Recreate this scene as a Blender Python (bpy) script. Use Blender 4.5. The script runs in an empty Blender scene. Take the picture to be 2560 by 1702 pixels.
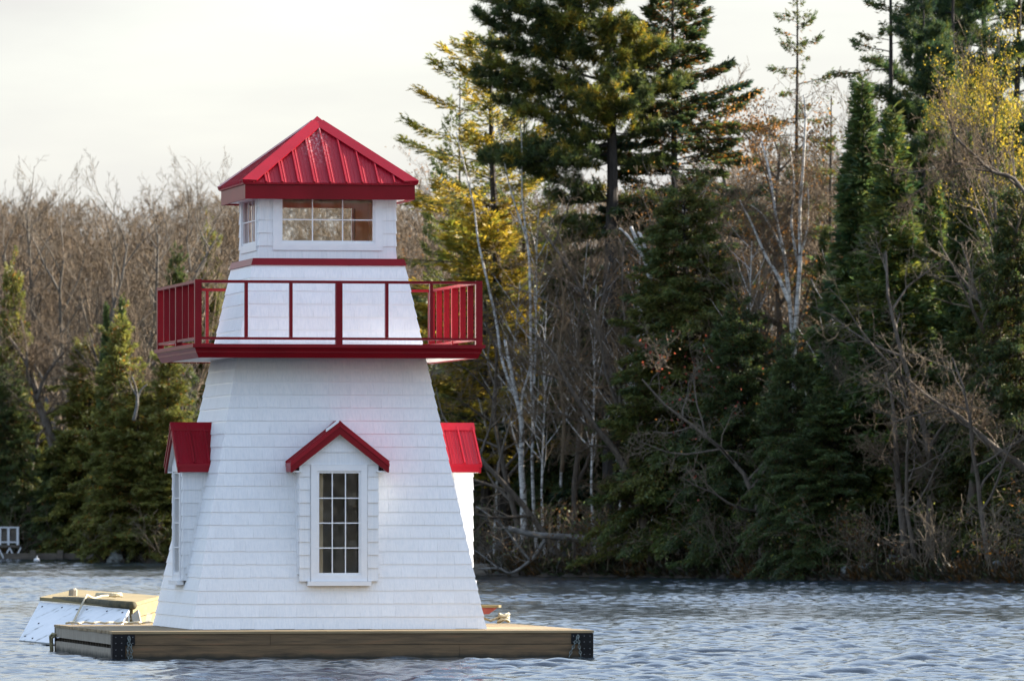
import bpy, math, random
import numpy as np
from mathutils import Vector, Matrix

# ------------------------------------------------------------------ camera, sky, sun, exposure
SC = bpy.context.scene
COL = SC.collection
F = 19090.0            # focal length in photo pixels (photo 2560 x 1702)
HZ = 1285.0            # photo row of the horizon
EYE = 1.97             # eye height over the water
SUN_AZ, SUN_EL = 25.0, 24.0     # azimuth from +X towards +Y

cam = bpy.data.cameras.new("camera")
cam.sensor_width = 36.0
cam.lens = 36.0 * F / 2560.0
cam.shift_y = (HZ - 851.0) / 2560.0
cam.clip_start, cam.clip_end = 1.0, 8000.0
cam.dof.use_dof = True
cam.dof.focus_distance = 105.5
cam.dof.aperture_fstop = 7.0
co = bpy.data.objects.new("camera", cam)
co.location = (0, 0, EYE)
co.rotation_euler = (math.radians(90), 0, 0)
COL.objects.link(co)
SC.camera = co

w = bpy.data.worlds.new("World")
SC.world = w
w.use_nodes = True
nt = w.node_tree
nt.nodes.clear()
def N(t, kind, **kw):
    n = t.nodes.new(kind)
    for k, v in kw.items():
        if k in n.inputs: n.inputs[k].default_value = v
        else: setattr(n, k, v)
    return n
def L(t, a, ao, b, bi): t.links.new(a.outputs[ao], b.inputs[bi])
sky = N(nt, 'ShaderNodeTexSky')
sky.sky_type = 'NISHITA'
sky.sun_disc = False
sky.sun_elevation = math.radians(SUN_EL)
sky.sun_rotation = math.radians(90 - SUN_AZ)
sky.air_density, sky.dust_density, sky.ozone_density = 1.0, 1.6, 1.0
tc = N(nt, 'ShaderNodeTexCoord')
sep = N(nt, 'ShaderNodeSeparateXYZ')
L(nt, tc, 'Generated', sep, 0)
mp = N(nt, 'ShaderNodeMapping')
mp.inputs['Scale'].default_value = (3, 3, 14)
L(nt, tc, 'Generated', mp, 'Vector')
cn = N(nt, 'ShaderNodeTexNoise', Scale=1.6, Detail=6.0, Roughness=.55)
L(nt, mp, 0, cn, 'Vector')
rz = N(nt, 'ShaderNodeMapRange')
rz.inputs[1].default_value, rz.inputs[2].default_value = 0.09, 0.42
rz.inputs[3].default_value, rz.inputs[4].default_value = 1.0, 0.36
L(nt, sep, 'Z', rz, 0)
cr = N(nt, 'ShaderNodeMapRange')
cr.inputs[1].default_value, cr.inputs[2].default_value = 0.3, 0.62
cr.inputs[3].default_value, cr.inputs[4].default_value = 0.84, 1.0
L(nt, cn, 'Fac', cr, 0)
mu = N(nt, 'ShaderNodeMath', operation='MULTIPLY', use_clamp=True)
L(nt, rz, 0, mu, 0); L(nt, cr, 0, mu, 1)
mx = N(nt, 'ShaderNodeMix', data_type='RGBA')
L(nt, mu, 0, mx, 0)
L(nt, sky, 0, mx, 6)
mx.inputs[7].default_value = (1.29, 1.28, 1.24, 1)
bg = N(nt, 'ShaderNodeBackground', Strength=0.15)
L(nt, mx, 2, bg, 0)
wo = N(nt, 'ShaderNodeOutputWorld')
L(nt, bg, 0, wo, 0)

sl = bpy.data.lights.new("sun", 'SUN')
sl.energy = 4.1
sl.angle = math.radians(0.5)
sl.color = (1.0, 0.90, 0.76)
so = bpy.data.objects.new("sun", sl)
_a, _e = math.radians(SUN_AZ), math.radians(SUN_EL)
sd = Vector((math.cos(_a) * math.cos(_e), math.sin(_a) * math.cos(_e), math.sin(_e)))
so.rotation_euler = sd.to_track_quat('Z', 'Y').to_euler()
so.location = (60, 150, 60)
COL.objects.link(so)

SC.view_settings.view_transform = 'Standard'
SC.view_settings.look = 'None'
SC.view_settings.exposure = 2.1
SC.view_settings.gamma = 1.0
SC.render.engine = 'CYCLES'
SC.cycles.use_denoising = True
SC.cycles.max_bounces = 7
SC.cycles.transparent_max_bounces = 12
SC.cycles.caustics_reflective = False
SC.cycles.caustics_refractive = False

# ------------------------------------------------------------------ helpers
def at(px, py, Y):
    return Vector(((px - 1280.0) * Y / F, Y, EYE + (HZ - py) * Y / F))

def tag(o, label=None, cat=None, group=None, kind=None):
    if label: o['label'] = label
    if cat: o['category'] = cat
    if group: o['group'] = group
    if kind: o['kind'] = kind
    return o

def empty(name, loc=(0, 0, 0), rz=0.0):
    o = bpy.data.objects.new(name, None)
    o.location = loc
    o.rotation_euler = (0, 0, rz)
    o.empty_display_size = 0.3
    COL.objects.link(o)
    return o

def link(name, me, parent=None):
    o = bpy.data.objects.new(name, me)
    COL.objects.link(o)
    if parent: o.parent = parent
    return o

class MB:
    def __init__(s): s.v, s.f, s.m = [], [], []
    def add(s, vs, fs, mi=0):
        b = len(s.v)
        s.v += [tuple(p) for p in vs]
        for f in fs:
            s.f.append([b + i for i in f]); s.m.append(mi)
    def hexa(s, p, mi=0):   # bottom 4 (ccw), top 4
        s.add(p, [(3, 2, 1, 0), (4, 5, 6, 7), (0, 1, 5, 4), (1, 2, 6, 5), (2, 3, 7, 6), (3, 0, 4, 7)], mi)
    def box(s, x0, x1, y0, y1, z0, z1, mi=0):
        s.hexa([(x0, y0, z0), (x1, y0, z0), (x1, y1, z0), (x0, y1, z0), (x0, y0, z1), (x1, y0, z1), (x1, y1, z1), (x0, y1, z1)], mi)
    def prism(s, pts, d, mi=0):   # polygon extruded by vector d
        n = len(pts); d = Vector(d)
        vs = [Vector(p) for p in pts] + [Vector(p) + d for p in pts]
        s.add(vs, [tuple(range(n - 1, -1, -1)), tuple(range(n, 2 * n))] + [(i, (i + 1) % n, n + (i + 1) % n, n + i) for i in range(n)], mi)
    def beam(s, a, b, wx, wz, up=(0, 0, 1), mi=0):
        a, b, up = Vector(a), Vector(b), Vector(up)
        d = (b - a).normalized(); sd_ = d.cross(up).normalized(); u2 = sd_.cross(d)
        o = [sd_ * (i * wx / 2) + u2 * (j * wz / 2) for i, j in ((-1, -1), (1, -1), (1, 1), (-1, 1))]
        s.hexa([a + k for k in o] + [b + k for k in o], mi)
    def tube(s, pts, rad, n=8, mi=0, cap=True):
        pts = [Vector(p) for p in pts]
        if not hasattr(rad, '__len__'): rad = [rad] * len(pts)
        b = len(s.v); ref = Vector((0.31, 0.87, 0.21))
        for i, p in enumerate(pts):
            d = (pts[min(i + 1, len(pts) - 1)] - pts[max(i - 1, 0)]).normalized()
            a = d.cross(ref)
            if a.length < 1e-3: a = d.cross(Vector((1, 0, 0)))
            a.normalize(); c = d.cross(a)
            for k in range(n):
                t = 2 * math.pi * k / n
                s.v.append(tuple(p + (a * math.cos(t) + c * math.sin(t)) * rad[i]))
        for i in range(len(pts) - 1):
            for k in range(n):
                s.f.append([b + i * n + k, b + i * n + (k + 1) % n, b + (i + 1) * n + (k + 1) % n, b + (i + 1) * n + k]); s.m.append(mi)
        if cap:
            s.f.append([b + k for k in range(n - 1, -1, -1)]); s.m.append(mi)
            e = b + (len(pts) - 1) * n
            s.f.append([e + k for k in range(n)]); s.m.append(mi)
    def build(s, name, mats, parent=None, smooth=False):
        me = bpy.data.meshes.new(name)
        me.from_pydata(s.v, [], s.f)
        if not isinstance(mats, (list, tuple)): mats = [mats]
        for m in mats: me.materials.append(m)
        if len(mats) > 1: me.polygons.foreach_set('material_index', s.m)
        if smooth: me.polygons.foreach_set('use_smooth', [True] * len(me.polygons))
        me.update()
        return link(name, me, parent)

def np_mesh(name, V, Q, mats, tint=None, mi=None):
    """V (n,3), Q (m,4) quads"""
    me = bpy.data.meshes.new(name)
    n, m = len(V), len(Q)
    me.vertices.add(n); me.vertices.foreach_set('co', np.ascontiguousarray(V, dtype=np.float32).ravel())
    me.loops.add(m * 4); me.loops.foreach_set('vertex_index', np.ascontiguousarray(Q, dtype=np.int32).ravel())
    me.polygons.add(m)
    me.polygons.foreach_set('loop_start', np.arange(0, m * 4, 4, dtype=np.int32))
    me.polygons.foreach_set('loop_total', np.full(m, 4, dtype=np.int32))
    if not isinstance(mats, (list, tuple)): mats = [mats]
    for k in mats: me.materials.append(k)
    if mi is not None: me.polygons.foreach_set('material_index', np.ascontiguousarray(mi, dtype=np.int32))
    if tint is not None:
        at_ = me.attributes.new('tint', 'FLOAT_COLOR', 'POINT')
        c4 = np.ones((n, 4), dtype=np.float32); c4[:, :3] = tint
        at_.data.foreach_set('color', c4.ravel())
    me.update(calc_edges=True)
    return me

# ------------------------------------------------------------------ materials
def mat(name):
    m = bpy.data.materials.new(name); m.use_nodes = True
    t = m.node_tree
    b = t.nodes['Principled BSDF']
    return m, t, b
def ramp(t, stops):
    r = N(t, 'ShaderNodeValToRGB'); e = r.color_ramp.elements
    while len(e) > 1: e.remove(e[0])
    e[0].position, e[0].color = stops[0][0], (*stops[0][1], 1)
    for p, c in stops[1:]:
        k = e.new(p); k.color = (*c, 1)
    return r
def noisy(name, stops, scale=(1, 1, 1), nscale=5.0, rough=.6, detail=5.0, bump=0.0, bdist=.01, spec=.5, coord='Object'):
    m, t, b = mat(name)
    tc = N(t, 'ShaderNodeTexCoord'); mp = N(t, 'ShaderNodeMapping'); mp.inputs['Scale'].default_value = scale
    L(t, tc, coord, mp, 'Vector')
    no = N(t, 'ShaderNodeTexNoise', Scale=nscale, Detail=detail, Roughness=.6)
    L(t, mp, 0, no, 'Vector')
    r = ramp(t, stops); L(t, no, 'Fac', r, 0); L(t, r, 0, b, 'Base Color')
    b.inputs['Roughness'].default_value = rough
    b.inputs['Specular IOR Level'].default_value = spec
    if bump:
        bu = N(t, 'ShaderNodeBump', Strength=bump, Distance=bdist); L(t, no, 'Fac', bu, 'Height'); L(t, bu, 0, b, 'Normal')
    return m

M = {}
M['white'] = noisy('white_shingle', [(.25, (.70, .72, .74)), (.6, (.80, .80, .80))], (38, 38, 2.0), 1.0, .5, 4.0, .35, .004)
M['trim'] = noisy('white_trim', [(.2, (.74, .75, .77)), (.7, (.82, .82, .82))], (2, 2, 2), 3.0, .35)
def vary(m, lo, hi):
    t = m.node_tree; b = t.nodes['Principled BSDF']; src = b.inputs['Base Color'].links[0].from_socket
    gi = N(t, 'ShaderNodeNewGeometry'); mr = N(t, 'ShaderNodeMapRange'); mr.inputs[3].default_value, mr.inputs[4].default_value = lo, hi
    L(t, gi, 'Random Per Island', mr, 0); hv = N(t, 'ShaderNodeHueSaturation'); t.links.new(src, hv.inputs['Color']); L(t, mr, 0, hv, 'Value'); L(t, hv, 0, b, 'Base Color')
def wet(m, z0, z1, col):
    t = m.node_tree; b = t.nodes['Principled BSDF']; src = b.inputs['Base Color'].links[0].from_socket
    tc = N(t, 'ShaderNodeTexCoord'); sp = N(t, 'ShaderNodeSeparateXYZ'); L(t, tc, 'Object', sp, 0)
    no = N(t, 'ShaderNodeTexNoise', Scale=5.0, Detail=6.0); L(t, tc, 'Object', no, 'Vector')
    ad = N(t, 'ShaderNodeMath', operation='MULTIPLY_ADD'); ad.inputs[1].default_value, ad.inputs[2].default_value = .10, -.05
    L(t, no, 'Fac', ad, 0); a2 = N(t, 'ShaderNodeMath', operation='ADD'); L(t, ad, 0, a2, 0); L(t, sp, 'Z', a2, 1)
    mr = N(t, 'ShaderNodeMapRange'); mr.inputs[1].default_value, mr.inputs[2].default_value = z0, z1; mr.inputs[3].default_value, mr.inputs[4].default_value = 1, 0
    L(t, a2, 0, mr, 0); mx = N(t, 'ShaderNodeMix', data_type='RGBA'); L(t, mr, 0, mx, 0); t.links.new(src, mx.inputs[6]); mx.inputs[7].default_value = (*col, 1); L(t, mx, 2, b, 'Base Color')
vary(M['white'], .965, 1.02)
def red_mat(name, c0, c1, rough, spec=.45):
    m, t, b = mat(name)
    tc = N(t, 'ShaderNodeTexCoord')
    no = N(t, 'ShaderNodeTexNoise', Scale=2.2, Detail=5.0); L(t, tc, 'Object', no, 'Vector')
    r = ramp(t, [(.3, c0), (.7, c1)]); L(t, no, 'Fac', r, 0); L(t, r, 0, b, 'Base Color')
    b.inputs['Roughness'].default_value = rough; b.inputs['Specular IOR Level'].default_value = spec
    no2 = N(t, 'ShaderNodeTexNoise', Scale=30.0, Detail=2.0); L(t, tc, 'Object', no2, 'Vector')
    bu = N(t, 'ShaderNodeBump', Strength=.06, Distance=.01); L(t, no2, 'Fac', bu, 'Height'); L(t, bu, 0, b, 'Normal')
    return m
M['red'] = red_mat('red_metal', (.25, .002, .010), (.30, .0035, .014), .38, .28)
M['redpaint'] = red_mat('red_paint', (.17, .0022, .007), (.22, .0035, .010), .40, .2)
# roof metal with pale droppings and chalk running down below the cap
def roof_mat():
    m, t, b = mat('red_roof_metal')
    tc = N(t, 'ShaderNodeTexCoord')
    mp = N(t, 'ShaderNodeMapping'); mp.inputs['Scale'].default_value = (26, 26, 2.5); L(t, tc, 'Object', mp, 'Vector')
    st = N(t, 'ShaderNodeTexNoise', Scale=1.0, Detail=6.0, Roughness=.7); L(t, mp, 0, st, 'Vector')
    sp = N(t, 'ShaderNodeSeparateXYZ'); L(t, tc, 'Object', sp, 0)
    zr = N(t, 'ShaderNodeMapRange'); zr.inputs[1].default_value, zr.inputs[2].default_value = 6.35, 7.0; zr.inputs[3].default_value, zr.inputs[4].default_value = 0.0, .9
    L(t, sp, 'Z', zr, 0)
    sr = N(t, 'ShaderNodeMapRange'); sr.inputs[1].default_value, sr.inputs[2].default_value = .47, .62
    L(t, st, 'Fac', sr, 0)
    xa = N(t, 'ShaderNodeMath', operation='ADD'); xa.inputs[1].default_value = .12; L(t, sp, 'X', xa, 0)
    xb = N(t, 'ShaderNodeMath', operation='ABSOLUTE'); L(t, xa, 0, xb, 0)
    xr = N(t, 'ShaderNodeMapRange'); xr.inputs[1].default_value, xr.inputs[2].default_value = .05, .26; xr.inputs[3].default_value, xr.inputs[4].default_value = 1.0, 0.0
    L(t, xb, 0, xr, 0)
    m1 = N(t, 'ShaderNodeMath', operation='MULTIPLY'); L(t, zr, 0, m1, 0); L(t, sr, 0, m1, 1)
    m2 = N(t, 'ShaderNodeMath', operation='MULTIPLY'); L(t, m1, 0, m2, 0); L(t, xr, 0, m2, 1)
    mxx = N(t, 'ShaderNodeMix', data_type='RGBA'); L(t, m2, 0, mxx, 0)
    mxx.inputs[6].default_value = (.29, .0025, .012, 1); mxx.inputs[7].default_value = (.62, .42, .40, 1)
    L(t, mxx, 2, b, 'Base Color'); b.inputs['Roughness'].default_value = .5; b.inputs['Specular IOR Level'].default_value = .28
    return m
M['roof'] = roof_mat()
M['inwood'] = noisy('shade_dark_wood_inside', [(.3, (.012, .007, .004)), (.7, (.03, .018, .009))], (6, 6, .8), 3.0, .7)  # wood darkened so the tower room looks unlit; shade held in the colour
M['lightwood'] = noisy('pale_bounce_lit_wood', [(.3, (.66, .47, .26)), (.7, (.76, .58, .36))], (6, 6, .8), 3.0, .7)  # brightened so its colour carries the cupola's bounce light; the tan jamb shares it
M['dullbirch'] = noisy('weathered_birch', [(.3, (.06, .055, .05)), (.6, (.22, .21, .19)), (.8, (.32, .30, .27))], (2, 2, 4), 2.0, .9, 6.0)
M['deckwood'] = noisy('deck_boards', [(.25, (.17, .12, .065)), (.5, (.26, .19, .10)), (.75, (.33, .25, .14))], (.6, 9, 4), 2.0, .75, 6.0, .2)
M['beam'] = noisy('weathered_beam', [(.2, (.035, .022, .011)), (.42, (.105, .068, .034)), (.58, (.155, .098, .048)), (.75, (.20, .095, .045))], (.7, .7, 9), 2.2, .8, 7.0, .3)
M['beam2'] = noisy('grey_side_board', [(.2, (.17, .14, .10)), (.5, (.30, .26, .20)), (.8, (.40, .35, .27))], (1.0, 9, 1.2), 2.4, .8, 7.0, .3)
wet(M['beam'], -.36, -.30, (.022, .020, .012)); wet(M['beam2'], -.36, -.29, (.03, .028, .018)); vary(M['beam'], .8, 1.2); vary(M['deckwood'], .8, 1.2)
M['black'] = noisy('black_steel', [(.3, (.004, .004, .005)), (.7, (.010, .010, .011))], (1, 1, 1), 9.0, .6, spec=.2)
M['bolt'] = noisy('zinc_bolt', [(.3, (.12, .12, .125)), (.7, (.22, .225, .23))], (1, 1, 1), 9.0, .4)
M['chain'] = noisy('galvanised_chain', [(.3, (.08, .10, .098)), (.7, (.17, .20, .19))], (1, 1, 1), 20.0, .5)
M['rope'] = noisy('pale_rope', [(.3, (.38, .34, .23)), (.7, (.52, .47, .35))], (1, 1, 1), 40.0, .9, 3.0, .4)
M['oldrope'] = noisy('old_rope', [(.3, (.22, .19, .10)), (.7, (.36, .31, .18))], (1, 1, 1), 40.0, .9, 3.0, .4)
M['yellowwood'] = noisy('yellow_pine_boards', [(.25, (.14, .105, .04)), (.55, (.22, .165, .065)), (.8, (.29, .22, .10))], (.7, .7, 7), 2.0, .75, 6.0, .2)
M['log'] = noisy('mossy_log', [(.3, (.035, .038, .02)), (.55, (.09, .075, .04)), (.75, (.20, .15, .07))], (3, 3, 3), 3.0, .9, 6.0, .5)
M['panel'] = noisy('stained_white_panel', [(.28, (.10, .10, .085)), (.36, (.42, .43, .42)), (.45, (.62, .64, .64)), (.8, (.70, .71, .71))], (2.2, 2.2, .45), 2.0, .55, 8.0)
M['oldred'] = noisy('faded_red_board', [(.3, (.20, .03, .02)), (.7, (.30, .06, .04))], (1, 1, 1), 8.0, .7)
M['rock'] = noisy('grey_rock', [(.3, (.05, .055, .05)), (.55, (.14, .15, .14)), (.75, (.24, .25, .23))], (1, 1, 1), 2.0, .85, 8.0, .6, .05)
M['dockgrey'] = noisy('grey_shore_timber', [(.3, (.06, .05, .04)), (.7, (.14, .115, .085))], (1, 1, 6), 2.0, .85)
M['offwhite'] = noisy('white_rail_paint', [(.3, (.55, .57, .58)), (.7, (.68, .69, .70))], (1, 1, 1), 4.0, .6)
M['bark'] = noisy('grey_brown_bark', [(.3, (.055, .043, .033)), (.6, (.13, .105, .08)), (.8, (.19, .16, .125))], (6, 6, 1.2), 1.6, .9, 6.0, .5, .03)
M['darkbark'] = noisy('dark_conifer_bark', [(.3, (.018, .016, .014)), (.7, (.06, .05, .042))], (7, 7, 1.5), 1.6, .95, 6.0, .5, .03)
M['twig'] = noisy('grey_brown_twigs', [(.3, (.090, .060, .033)), (.7, (.175, .122, .070))], (.5, .5, .5), 1.0, .9, 2.0)
M['fartwig'] = noisy('pale_twigs', [(.3, (.085, .066, .045)), (.7, (.16, .126, .088))], (.5, .5, .5), 1.0, .9, 2.0)
M['farbark'] = noisy('pale_grey_bark', [(.3, (.06, .052, .04)), (.6, (.14, .12, .095)), (.8, (.20, .175, .14))], (4, 4, 1.0), 1.4, .9, 6.0)
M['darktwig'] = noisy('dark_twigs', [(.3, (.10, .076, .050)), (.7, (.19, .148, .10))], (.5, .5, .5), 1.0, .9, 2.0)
M['litter'] = noisy('leaf_litter', [(.3, (.010, .008, .006)), (.55, (.026, .019, .012)), (.72, (.06, .035, .016)), (.85, (.025, .028, .012))], (1, 1, 1), 1.6, .95, 9.0, .5, .06)
# birch bark: white with dark bands and knots
def birch():
    m, t, b = mat('birch_bark')
    tc = N(t, 'ShaderNodeTexCoord')
    mp = N(t, 'ShaderNodeMapping'); mp.inputs['Scale'].default_value = (2, 2, 7); L(t, tc, 'Object', mp, 'Vector')
    no = N(t, 'ShaderNodeTexNoise', Scale=1.5, Detail=6.0, Roughness=.7); L(t, mp, 0, no, 'Vector')
    r = ramp(t, [(.36, (.05, .045, .04)), (.44, (.34, .325, .30)), (.58, (.64, .615, .57)), (.8, (.74, .71, .66))])
    L(t, no, 'Fac', r, 0); L(t, r, 0, b, 'Base Color'); b.inputs['Roughness'].default_value = .7
    return m
M['birch'] = birch()
def foliage(name, trans=.4):
    m = bpy.data.materials.new(name); m.use_nodes = True
    t = m.node_tree; t.nodes.clear()
    a = N(t, 'ShaderNodeAttribute'); a.attribute_name = 'tint'
    gi = N(t, 'ShaderNodeNewGeometry')
    hv = N(t, 'ShaderNodeHueSaturation'); L(t, a, 'Color', hv, 'Color')
    mr = N(t, 'ShaderNodeMapRange'); mr.inputs[3].default_value, mr.inputs[4].default_value = .65, 1.4
    L(t, gi, 'Random Per Island', mr, 0); L(t, mr, 0, hv, 'Value')
    d = N(t, 'ShaderNodeBsdfDiffuse'); L(t, hv, 0, d, 0)
    tr = N(t, 'ShaderNodeBsdfTranslucent'); L(t, hv, 0, tr, 0)
    g = N(t, 'ShaderNodeBsdfGlossy', Roughness=.5); g.inputs[0].default_value = (.8, .8, .8, 1)
    m1 = N(t, 'ShaderNodeMixShader'); m1.inputs[0].default_value = trans; L(t, d, 0, m1, 1); L(t, tr, 0, m1, 2)
    m2 = N(t, 'ShaderNodeMixShader'); m2.inputs[0].default_value = .03; L(t, m1, 0, m2, 1); L(t, g, 0, m2, 2)
    o = N(t, 'ShaderNodeOutputMaterial'); L(t, m2, 0, o, 0)
    return m
M['needle'] = foliage('needles', .42)
M['leaf'] = foliage('leaves', .5)
def glass():
    m = bpy.data.materials.new('window_glass'); m.use_nodes = True
    t = m.node_tree; t.nodes.clear()
    tc = N(t, 'ShaderNodeTexCoord'); no = N(t, 'ShaderNodeTexNoise', Scale=4.0, Detail=1.0); L(t, tc, 'Object', no, 'Vector')
    bu = N(t, 'ShaderNodeBump', Strength=1.0, Distance=.018); L(t, no, 'Fac', bu, 'Height')
    tr = N(t, 'ShaderNodeBsdfTransparent'); tr.inputs[0].default_value = (.98, .99, .99, 1)
    gl = N(t, 'ShaderNodeBsdfGlossy', Roughness=.01); L(t, bu, 0, gl, 'Normal')
    fr = N(t, 'ShaderNodeFresnel', IOR=1.5)
    mx_ = N(t, 'ShaderNodeMixShader'); L(t, fr, 0, mx_, 0); L(t, tr, 0, mx_, 1); L(t, gl, 0, mx_, 2)
    o = N(t, 'ShaderNodeOutputMaterial'); L(t, mx_, 0, o, 0)
    return m
M['glass'] = glass()
def water_mat():
    m, t, b = mat('lake_water')
    b.inputs['Base Color'].default_value = (.010, .017, .026, 1)
    b.inputs['Roughness'].default_value = .035
    b.inputs['IOR'].default_value = 1.33
    tc = N(t, 'ShaderNodeTexCoord'); mp = N(t, 'ShaderNodeMapping'); mp.inputs['Scale'].default_value = (2.2, 3.2, 1)
    L(t, tc, 'Object', mp, 'Vector')
    no = N(t, 'ShaderNodeTexNoise', Scale=3.2, Detail=4.0, Roughness=.6); L(t, mp, 0, no, 'Vector')
    bu = N(t, 'ShaderNodeBump', Strength=.45, Distance=.02); L(t, no, 'Fac', bu, 'Height'); L(t, bu, 0, b, 'Normal')
    return m
M['water'] = water_mat()

# ------------------------------------------------------------------ terrain and water
SHORE = np.array([(-9000, 300), (-6000, 320), (-300, 338), (150, 336), (232, 335), (250, 309), (430, 306), (470, 318), (560, 345), (850, 352), (1020, 335), (1110, 285), (1190, 251), (1300, 243),
                  (1700, 236), (2000, 229), (2560, 217), (4000, 196), (9000, 150)], dtype=float)
def shore(px): return np.interp(px, SHORE[:, 0], SHORE[:, 1])
def gh(px, t):
    t = np.asarray(t, dtype=float); px = np.asarray(px, dtype=float)
    up = .28 * (1 - np.exp(-np.maximum(t, 0) / .5)) + .075 * np.minimum(np.maximum(t, 0), 110) + .02 * np.clip(t - 110, 0, 400)
    up = up + np.clip((1150 - px) / 350, 0, 1) * (.055 * np.clip(t - 12, 0, 110) - .012 * np.clip(t - 122, 0, 200))
    bump = .25 * np.sin(px * .013 + t * .31) * np.sin(t * .17 + px * .007) * np.clip(t / 8, 0, 1) + .10 * np.sin(px * .05) * np.sin(px * .083 + 1) * np.clip(t / .5, 0, 1)
    return np.where(t < 0, np.maximum(.5 * t, -3.0), up + bump)
def base(px, t):
    Y = float(shore(px)) + t
    return Vector(((px - 1280) * Y / F, Y, float(gh(px, t))))

cols = np.unique(np.concatenate([np.linspace(-9000, -600, 30), np.arange(-600, 3300, 14), np.linspace(3300, 9000, 30)]))
rows = np.array([-30, -12, -5, -2, -.8, -.2, 0, .2, .5, 1, 1.6, 2.5, 4, 6, 8, 11, 14, 18, 23, 30, 38, 48, 60, 75, 95, 120, 150, 220, 350, 600, 1200, 2500], dtype=float)
P, T = np.meshgrid(cols, rows)
Y = shore(P) + T
jit = np.random.RandomState(3).rand(*P.shape)
Z = gh(P, T) + np.where(T > .3, (jit - .5) * np.minimum(.25, .05 + T * .02), 0)
V = np.stack([(P - 1280) * Y / F, Y + np.where((T >= -.2) & (T < 3), (jit - .5) * .8, 0), Z], -1).reshape(-1, 3)
nc = len(cols)
i, j = np.meshgrid(np.arange(len(rows) - 1), np.arange(nc - 1), indexing='ij')
q = (i * nc + j).ravel()
tag(link('ground', np_mesh('ground', V, np.stack([q, q + 1, q + nc + 1, q + nc], 1), M['litter'])), kind='structure')

def waves(X, Y, cell):
    rng = np.random.RandomState(11)
    h = np.zeros_like(X)
    for k in range(64):
        lam = .20 * (1.35 / .20) ** rng.rand()
        th = math.radians(100) + rng.normal() * .55
        slope = .060 if lam < .55 else (.040 if lam < .85 else .022)
        ph = rng.rand() * 6.283
        kk = 2 * math.pi / lam
        damp = np.clip((lam / np.maximum(cell, 1e-6) - 2.0) / 2.0, 0, 1)
        h += slope / kk * damp * np.sin(kk * (X * math.cos(th) + Y * math.sin(th)) + ph + .6 * np.sin(X * .21 + k) + .5 * np.sin(Y * .13 + 2 * k))
    patch = .75 + .25 * np.sin(X * .09 + Y * .05 + 1) * np.sin(Y * .07 - X * .03)
    gust = .80 + .35 * np.sin(X * .035 + 2 * np.sin(Y * .05)) * np.sin(Y * .11 + X * .05)
    h = h * patch * gust
    return np.where(h > 0, h * (1 + h * 3.0), h)
cx = np.concatenate([-np.geomspace(1515, 52000, 24)[::-1], np.arange(-1500, -500, 20), np.arange(-500, 3080, 8), np.arange(3080, 4300, 20), 1280 + np.geomspace(3030, 52000, 24)])
ry = np.concatenate([np.geomspace(4, 86, 60), np.arange(86.3, 240, .085), np.arange(240.1, 352, .15), np.array([420, 600, 1200, 2600])])
P, Y = np.meshgrid(cx, ry)
X = (P - 1280) * Y / F
dx = np.gradient(cx)[None, :] * Y / F
dy = np.gradient(ry)[:, None] * np.ones_like(X)
Z = waves(X, Y, np.maximum(dx, dy))
nc, nr = len(cx), len(ry)
V = np.stack([X, Y, Z], -1).reshape(-1, 3)
i, j = np.meshgrid(np.arange(nr - 1), np.arange(nc - 1), indexing='ij')
q = (i * nc + j).ravel()
Q = np.stack([q, q + 1, q + nc + 1, q + nc], 1)
nv = len(V)
V = np.vstack([V, [(-2000, -900, 0), (2000, -900, 0)]])
Q = np.vstack([Q, [(nv, nv + 1, nc - 1, 0)]])
wm = np_mesh('lake_water', V, Q, M['water'])
wm.polygons.foreach_set('use_smooth', [True] * len(wm.polygons))
tag(link('lake_water', wm), kind='structure')

# ------------------------------------------------------------------ lighthouse
YAW = math.radians(10.2)
DECK = EYE - 1.58
TC = Vector((-2.73, 107.0, DECK))
lh = empty('lighthouse', TC, YAW)
tag(lh, 'white shingled model lighthouse with red roof and balcony on a floating dock', 'lighthouse')
def rot(k, p):
    c, s_ = ((1, 0), (0, 1), (-1, 0), (0, -1))[k % 4]
    return (p[0] * c - p[1] * s_, p[0] * s_ + p[1] * c, p[2])
BAT = .194
def hw(z): return 2.04 - BAT * z
rng = random.Random(5)
def subtract(a, b, holes):
    out = [(a, b)]
    for h0, h1 in holes:
        nxt = []
        for x0, x1 in out:
            if h1 <= x0 or h0 >= x1: nxt.append((x0, x1)); continue
            if h0 > x0: nxt.append((x0, h0))
            if h1 < x1: nxt.append((h1, x1))
        out = nxt
    return [(x, y) for x, y in out if y - x > .012]
def shingles(mb, wf, za, zb, k, holes=(), exp=.18, zbase=0.0):
    i0 = int(math.floor((za - zbase) / exp + 1e-6))
    z = zbase + i0 * exp
    while z < zb - .01:
        z0, z1 = max(z, za), min(z + exp, zb)
        if z1 - z0 > .02:
            wb = wf(z0); s = -wb - .018
            hs = [(h[0], h[1]) for h in holes if h[2] < z1 - .01 and h[3] > z0 + .01]
            first = True
            while s < wb + .018:
                wd = rng.choice((.15, .20, .25, .30)) * rng.uniform(.9, 1.1)
                if first: wd *= .6; first = False
                e = s + wd
                if e > wb - .10: e = wb + .018
                for a, b in subtract(s + .0007, e - .0007, hs):
                    o = .0165 + rng.uniform(-.0012, .0012); zz = z0 - .008 + rng.uniform(-.003, .002)
                    f0, f1 = wf(z0), wf(z1)
                    sc_ = (f1 + .003) / (f0 + .018)
                    at_ = a * sc_ if a < -wb + .001 else a
                    bt_ = b * sc_ if b > wb - .001 else b
                    pts = [(a, -f0 - o, zz), (b, -f0 - o, zz), (b, -f0 + .01, zz), (a, -f0 + .01, zz),
                           (at_, -f1 - .004, z1), (bt_, -f1 - .004, z1), (bt_, -f1 + .01, z1), (at_, -f1 + .01, z1)]
                    mb.hexa([rot(k, p) for p in pts])
                s = e
        z += exp
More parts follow.
